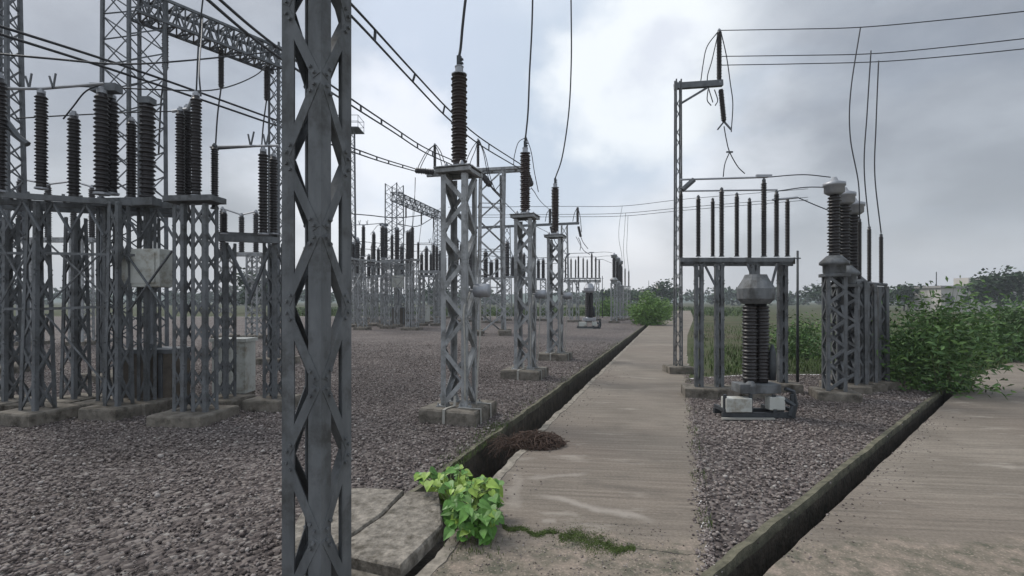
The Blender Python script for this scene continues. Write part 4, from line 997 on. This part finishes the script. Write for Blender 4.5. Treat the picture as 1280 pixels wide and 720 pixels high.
blades('rough_grass', [s for s in sp if s[1] < 40], .16, .016, GRASS, 'rough grass growing beyond the gravel on the right', 3)
blades('far_grass', [s for s in sp if s[1] >= 40], .5, .1, GRASS, 'rough grass beyond the far edge of the switchyard', 4)

# ------------------------------------------------------------------ distance: hills, woods, trees, houses
m = MB(); n = 120; vs = []
for row, (Yd, base) in enumerate(((430,-1),(470,.75),(560,1.))):
    for i in range(n):
        x = -760+i*1520/(n-1); hgt = 9+4.5*noise.noise(V((x*.006,1,0)))+2*noise.noise(V((x*.02,5,0))); vs.append(V((x,Yd+20*noise.noise(V((x*.01,row,2))), -.5 if row == 0 else hgt*base)))
for r_ in range(2): m.add([], [])
m.add(vs, [(r_*n+i, r_*n+i+1, (r_+1)*n+i+1, (r_+1)*n+i) for r_ in range(2) for i in range(n-1)])
solo(m, 'hills', HILL, None, None, kind='structure', smooth=True)
def crown(m, c, r, h, n, ls, R_):
    clumps = [c+V((R_.gauss(0,r*.42),R_.gauss(0,r*.42),R_.gauss(0,h*.25))) for _ in range(max(4,int(n/55)))]
    for i in range(n):
        q = R_.choice(clumps)+V((R_.gauss(0,r*.2),R_.gauss(0,r*.2),R_.gauss(0,h*.12))); d = V((R_.gauss(0,1),R_.gauss(0,1),R_.gauss(0,.6))).normalized(); s = d.cross(V((R_.gauss(0,1),R_.gauss(0,1),1))).normalized(); l = ls*R_.uniform(.6,1.3)
        m.add([q, q+d*l*.5+s*l*.35, q+d*l, q+d*l*.5-s*l*.35], [(0,1,2,3)])
m = MB(); R_ = random.Random(21)
for k in range(150):
    Y = R_.uniform(150,210); X = R_.uniform(-1.15,1.15)*Y; r = R_.uniform(2.5,5)
    crown(m, V((X,Y,r*.7)), r, r*1.1, 110, 1.5, R_)
solo(m, 'far_woods', FARLEAF, 'dim band of far woodland along the horizon', 'woods', kind='stuff')
def tree(px, Y, h, r, label, seed, n=1500, ls=.5, material=None):
    R_ = random.Random(seed); x = P(px,0,Y).x; t = empty('tree', (x,Y,0), label, 'tree', None); m = MB(); m.tube([(x,Y,-.1),(x+.1,Y,h*.35),(x,Y,h*.6)], h*.03, 7, h*.015)
    for k in range(5): a = R_.uniform(0,6.28); m.tube([(x+.05,Y,h*R_.uniform(.3,.45)), (x+math.cos(a)*r*.6,Y+math.sin(a)*r*.6,h*R_.uniform(.55,.8))], h*.012, 5, h*.005)
    m.build('trunk', BARK, t); c = MB(); crown(c, V((x,Y,h*.62)), r, h*.62, n, ls, R_); c.build('crown', material or FARLEAF, t)
tree(834, 95, 5.2, 3.0, 'round dark tree beside the pale far house at the end of the road', 1)
tree(797, 110, 4.2, 3.2, 'low dark tree left of the pale far house', 2)
tree(1250, 60, 4.6, 3.0, 'round dark tree in front of the houses at the far right', 3, 2200)
tree(1130, 75, 4.0, 3.0, 'broad low tree left of the houses on the far right', 4)
tree(1035, 90, 4.6, 3.6, 'low spreading tree seen past the close pole on the right', 6)
tree(330, 60, 4.5, 3.2, 'dark tree far behind the close cream cabinet', 7)
tree(545, 110, 5.0, 3.8, 'dark tree far behind the nearest lattice post', 8)
tree(765, 100, 4.0, 3.6, 'low tree behind the distant current transformers', 9)
def house(px, Y, w, h, label, mat_, seed, d=6):
    x = P(px,0,Y).x; t = empty('house', (x,Y,0), label, 'house')
    MB().box((x,Y,h/2), (w,d,h)).build('wall', mat_, t)
    rf = MB().box((x,Y,h+.15), (w+.4,d+.4,.3)).build('roof', WALLB, t)
    MB().box((x+w*.2,Y,h+.9), (w*.25,d*.4,1.2)).build('roof_hut', mat_, rf); m = MB().tube([(x-w*.3,Y,h+.3),(x-w*.3,Y,h+2.4)], .06, 5); m.build('antenna', DARKM, rf)
    for k in range(max(2,int(w/2.2))):
        xx_ = x-w/2+(k+.5)*w/max(2,int(w/2.2))
        for zz in ([1.6] if h < 4.5 else [1.6,4.4]):
            f = MB().box((xx_,Y-d/2-.02,zz), (1.15,.08,1.25)).build('window', WALLB, t); MB().box((xx_,Y-d/2-.07,zz), (.95,.04,1.05)).build('pane', GLASS, f)
house(819, 120, 5.2, 4.0, 'pale flat-roofed house at the far end of the road', WALLM, 1)
house(1195, 72, 9.5, 3.3, 'pale flat-roofed house on the horizon behind the big right bush', WALLM, 2)
house(1262, 80, 5.5, 3.9, 'greyer house at the right edge behind the round tree', WALLB, 3)

# ------------------------------------------------------------------ air
hb = MB().box((0,270,22.5), (1640,900,48)); hz = solo(hb, 'haze', None, 'thin grey haze in the air over the whole yard', 'haze', kind='stuff')
hm = bpy.data.materials.new('haze_air'); hm.use_nodes = True; hn = hm.node_tree; hn.nodes.remove(hn.nodes['Principled BSDF'])
pv = hn.nodes.new('ShaderNodeVolumePrincipled'); pv.inputs['Density'].default_value = .0011; pv.inputs['Color'].default_value = (.82,.88,.95,1)
hn.links.new(pv.outputs[0], hn.nodes['Material Output'].inputs['Volume']); hz.data.materials.append(hm)

# ------------------------------------------------------------------ sky and light
SUN_EL, SUN_AZ = R(52), R(-60)     # azimuth from straight ahead, positive to the right
w = bpy.data.worlds.new('World'); scene.world = w; w.use_nodes = True; nt = w.node_tree; N = nt.nodes; L = nt.links
bg = N['Background']; sky = N.new('ShaderNodeTexSky'); sky.sky_type = 'NISHITA'; sky.sun_disc = False; sky.sun_elevation = SUN_EL; sky.sun_rotation = SUN_AZ; sky.dust_density = 3
tc = N.new('ShaderNodeTexCoord')
def nz(scale, loc=(0,0,0), sc=(1,1,1), det=6, ro=.5):
    mp = N.new('ShaderNodeMapping'); mp.inputs['Location'].default_value = loc; mp.inputs['Scale'].default_value = sc; L.new(tc.outputs['Generated'], mp.inputs[0])
    n_ = N.new('ShaderNodeTexNoise'); n_.inputs['Scale'].default_value = scale; n_.inputs['Detail'].default_value = det; n_.inputs['Roughness'].default_value = ro; L.new(mp.outputs[0], n_.inputs['Vector']); return n_.outputs['Fac']
def mr(s, a, b, c, d, smooth=True):
    x = N.new('ShaderNodeMapRange'); x.interpolation_type = 'SMOOTHSTEP' if smooth else 'LINEAR'
    x.inputs[1].default_value, x.inputs[2].default_value, x.inputs[3].default_value, x.inputs[4].default_value = a, b, c, d; L.new(s, x.inputs[0]); return x.outputs[0]
def mth(op, a, b):
    x = N.new('ShaderNodeMath'); x.operation = op
    for i, v_ in ((0,a),(1,b)):
        if isinstance(v_, (int,float)): x.inputs[i].default_value = v_
        else: L.new(v_, x.inputs[i])
    return x.outputs[0]
def mixc(f, a, b):
    x = N.new('ShaderNodeMix'); x.data_type = 'RGBA'
    for inp, v_ in ((x.inputs[0],f),(x.inputs[6],a),(x.inputs[7],b)):
        if isinstance(v_, tuple): inp.default_value = (*v_,1)
        elif isinstance(v_, (int,float)): inp.default_value = v_
        else: L.new(v_, inp)
    return x.outputs[2]
sep = N.new('ShaderNodeSeparateXYZ'); L.new(tc.outputs['Generated'], sep.inputs[0]); el = sep.outputs[2]; ex = sep.outputs[0]
horizon = (4.6,4.52,4.58); blue = (2.95,3.35,3.85)
grad = mr(el, .02, .38, 0, 1)
c0 = mixc(grad, horizon, blue)
big = nz(1.9, (3.2,1.1,.4), (1,1,1.8), 7, .5)
c1 = mixc(mr(big, .42, .62, 0, .75), c0, (4.25,4.35,4.5))       # bright veils
dk = nz(2.7, (7.7,.3,2.4), (1,1,2.0), 8, .55)
c2 = mixc(mth('MULTIPLY', mr(dk, .5, .66, 0, .6), mr(el,.05,.2,0,1)), c1, (2.9,3.3,3.9)) # blue grey cloud
def blob(px, py, ang, soft, sc=2.4, loc=(4,2,9), amp=.5):
    d = V(((px-640)/F, 1, (HZ-py)/F)).normalized()
    vm = N.new('ShaderNodeVectorMath'); vm.operation = 'DISTANCE'; L.new(tc.outputs['Generated'], vm.inputs[0]); vm.inputs[1].default_value = d
    q = mth('ADD', vm.outputs['Value'], mth('MULTIPLY', mth('SUBTRACT', nz(sc, loc, (1,1,1.4), 8, .56), .5), amp))
    return mr(q, ang-soft, ang+soft, 1, 0)
c2 = mixc(mth('MULTIPLY', blob(640,150,.27,.1), .85), c2, (2.4,2.75,3.2))
c2 = mixc(mth('MULTIPLY', blob(485,60,.15,.09,3,(1,1,1)), .7), c2, (2.6,2.9,3.4))
c2 = mixc(mth('MULTIPLY', blob(800,95,.15,.06,4,(2,6,1)), .9), c2, (4.35,4.5,4.55))
c2 = mixc(mth('MULTIPLY', blob(815,70,.05,.035,7,(9,6,1),.25), .65), c2, (3.1,3.25,3.65))
c2 = mixc(mth('MULTIPLY', blob(470,190,.11,.07,4,(5,6,1)), .8), c2, (4.3,4.35,4.5))
# added dark cloud that dims the sky on both sides of the opening ahead
wob = mth('MULTIPLY', mth('SUBTRACT', nz(2.2, (1,5,2), (1,1,1.5), 7, .55), .5), .55)
side = mth('ABSOLUTE', mth('ADD', mth('SUBTRACT', ex, 0.0), wob), 0)
front = mr(sep.outputs[1], -.1, .3, 0, 1)
side_dim = mth('MULTIPLY', mth('MULTIPLY', mr(side, .26, .50, 0, 1), mr(el, -.02, .16, .5, 1)), front)
dim_col = mixc(mr(nz(3.5,(2,2,2),(1,1,2),8,.55), .35, .65, 0, 1), (.6,.65,.73), (1.35,1.45,1.58))
c3 = mixc(mth('MULTIPLY', side_dim, .8), c2, dim_col)
fin = mixc(.9, sky.outputs[0], c3)
L.new(fin, bg.inputs['Color']); bg.inputs['Strength'].default_value = .13
sun = bpy.data.lights.new('sun', 'SUN'); sun.energy = 1.5; sun.angle = R(18); sun.color = (1,.96,.9); so = bpy.data.objects.new('sun', sun); COL.objects.link(so)
dirv = V((math.sin(SUN_AZ)*math.cos(SUN_EL), math.cos(SUN_AZ)*math.cos(SUN_EL), math.sin(SUN_EL)))
so.rotation_euler = (-dirv).to_track_quat('-Z','Y').to_euler()

# ------------------------------------------------------------------ camera and output
cam = bpy.data.cameras.new('camera'); co = bpy.data.objects.new('camera', cam); COL.objects.link(co)
co.location = (0,0,CH); co.rotation_euler = (R(90),0,0); cam.sensor_width = 36; cam.lens = 36*F/1280; cam.shift_y = 16/1280; cam.clip_end = 3000; cam.clip_start = .05
scene.camera = co
scene.view_settings.view_transform = 'Standard'; scene.view_settings.look = 'None'; scene.view_settings.gamma = 1; scene.view_settings.exposure = .92
print('objects', len(bpy.data.objects))
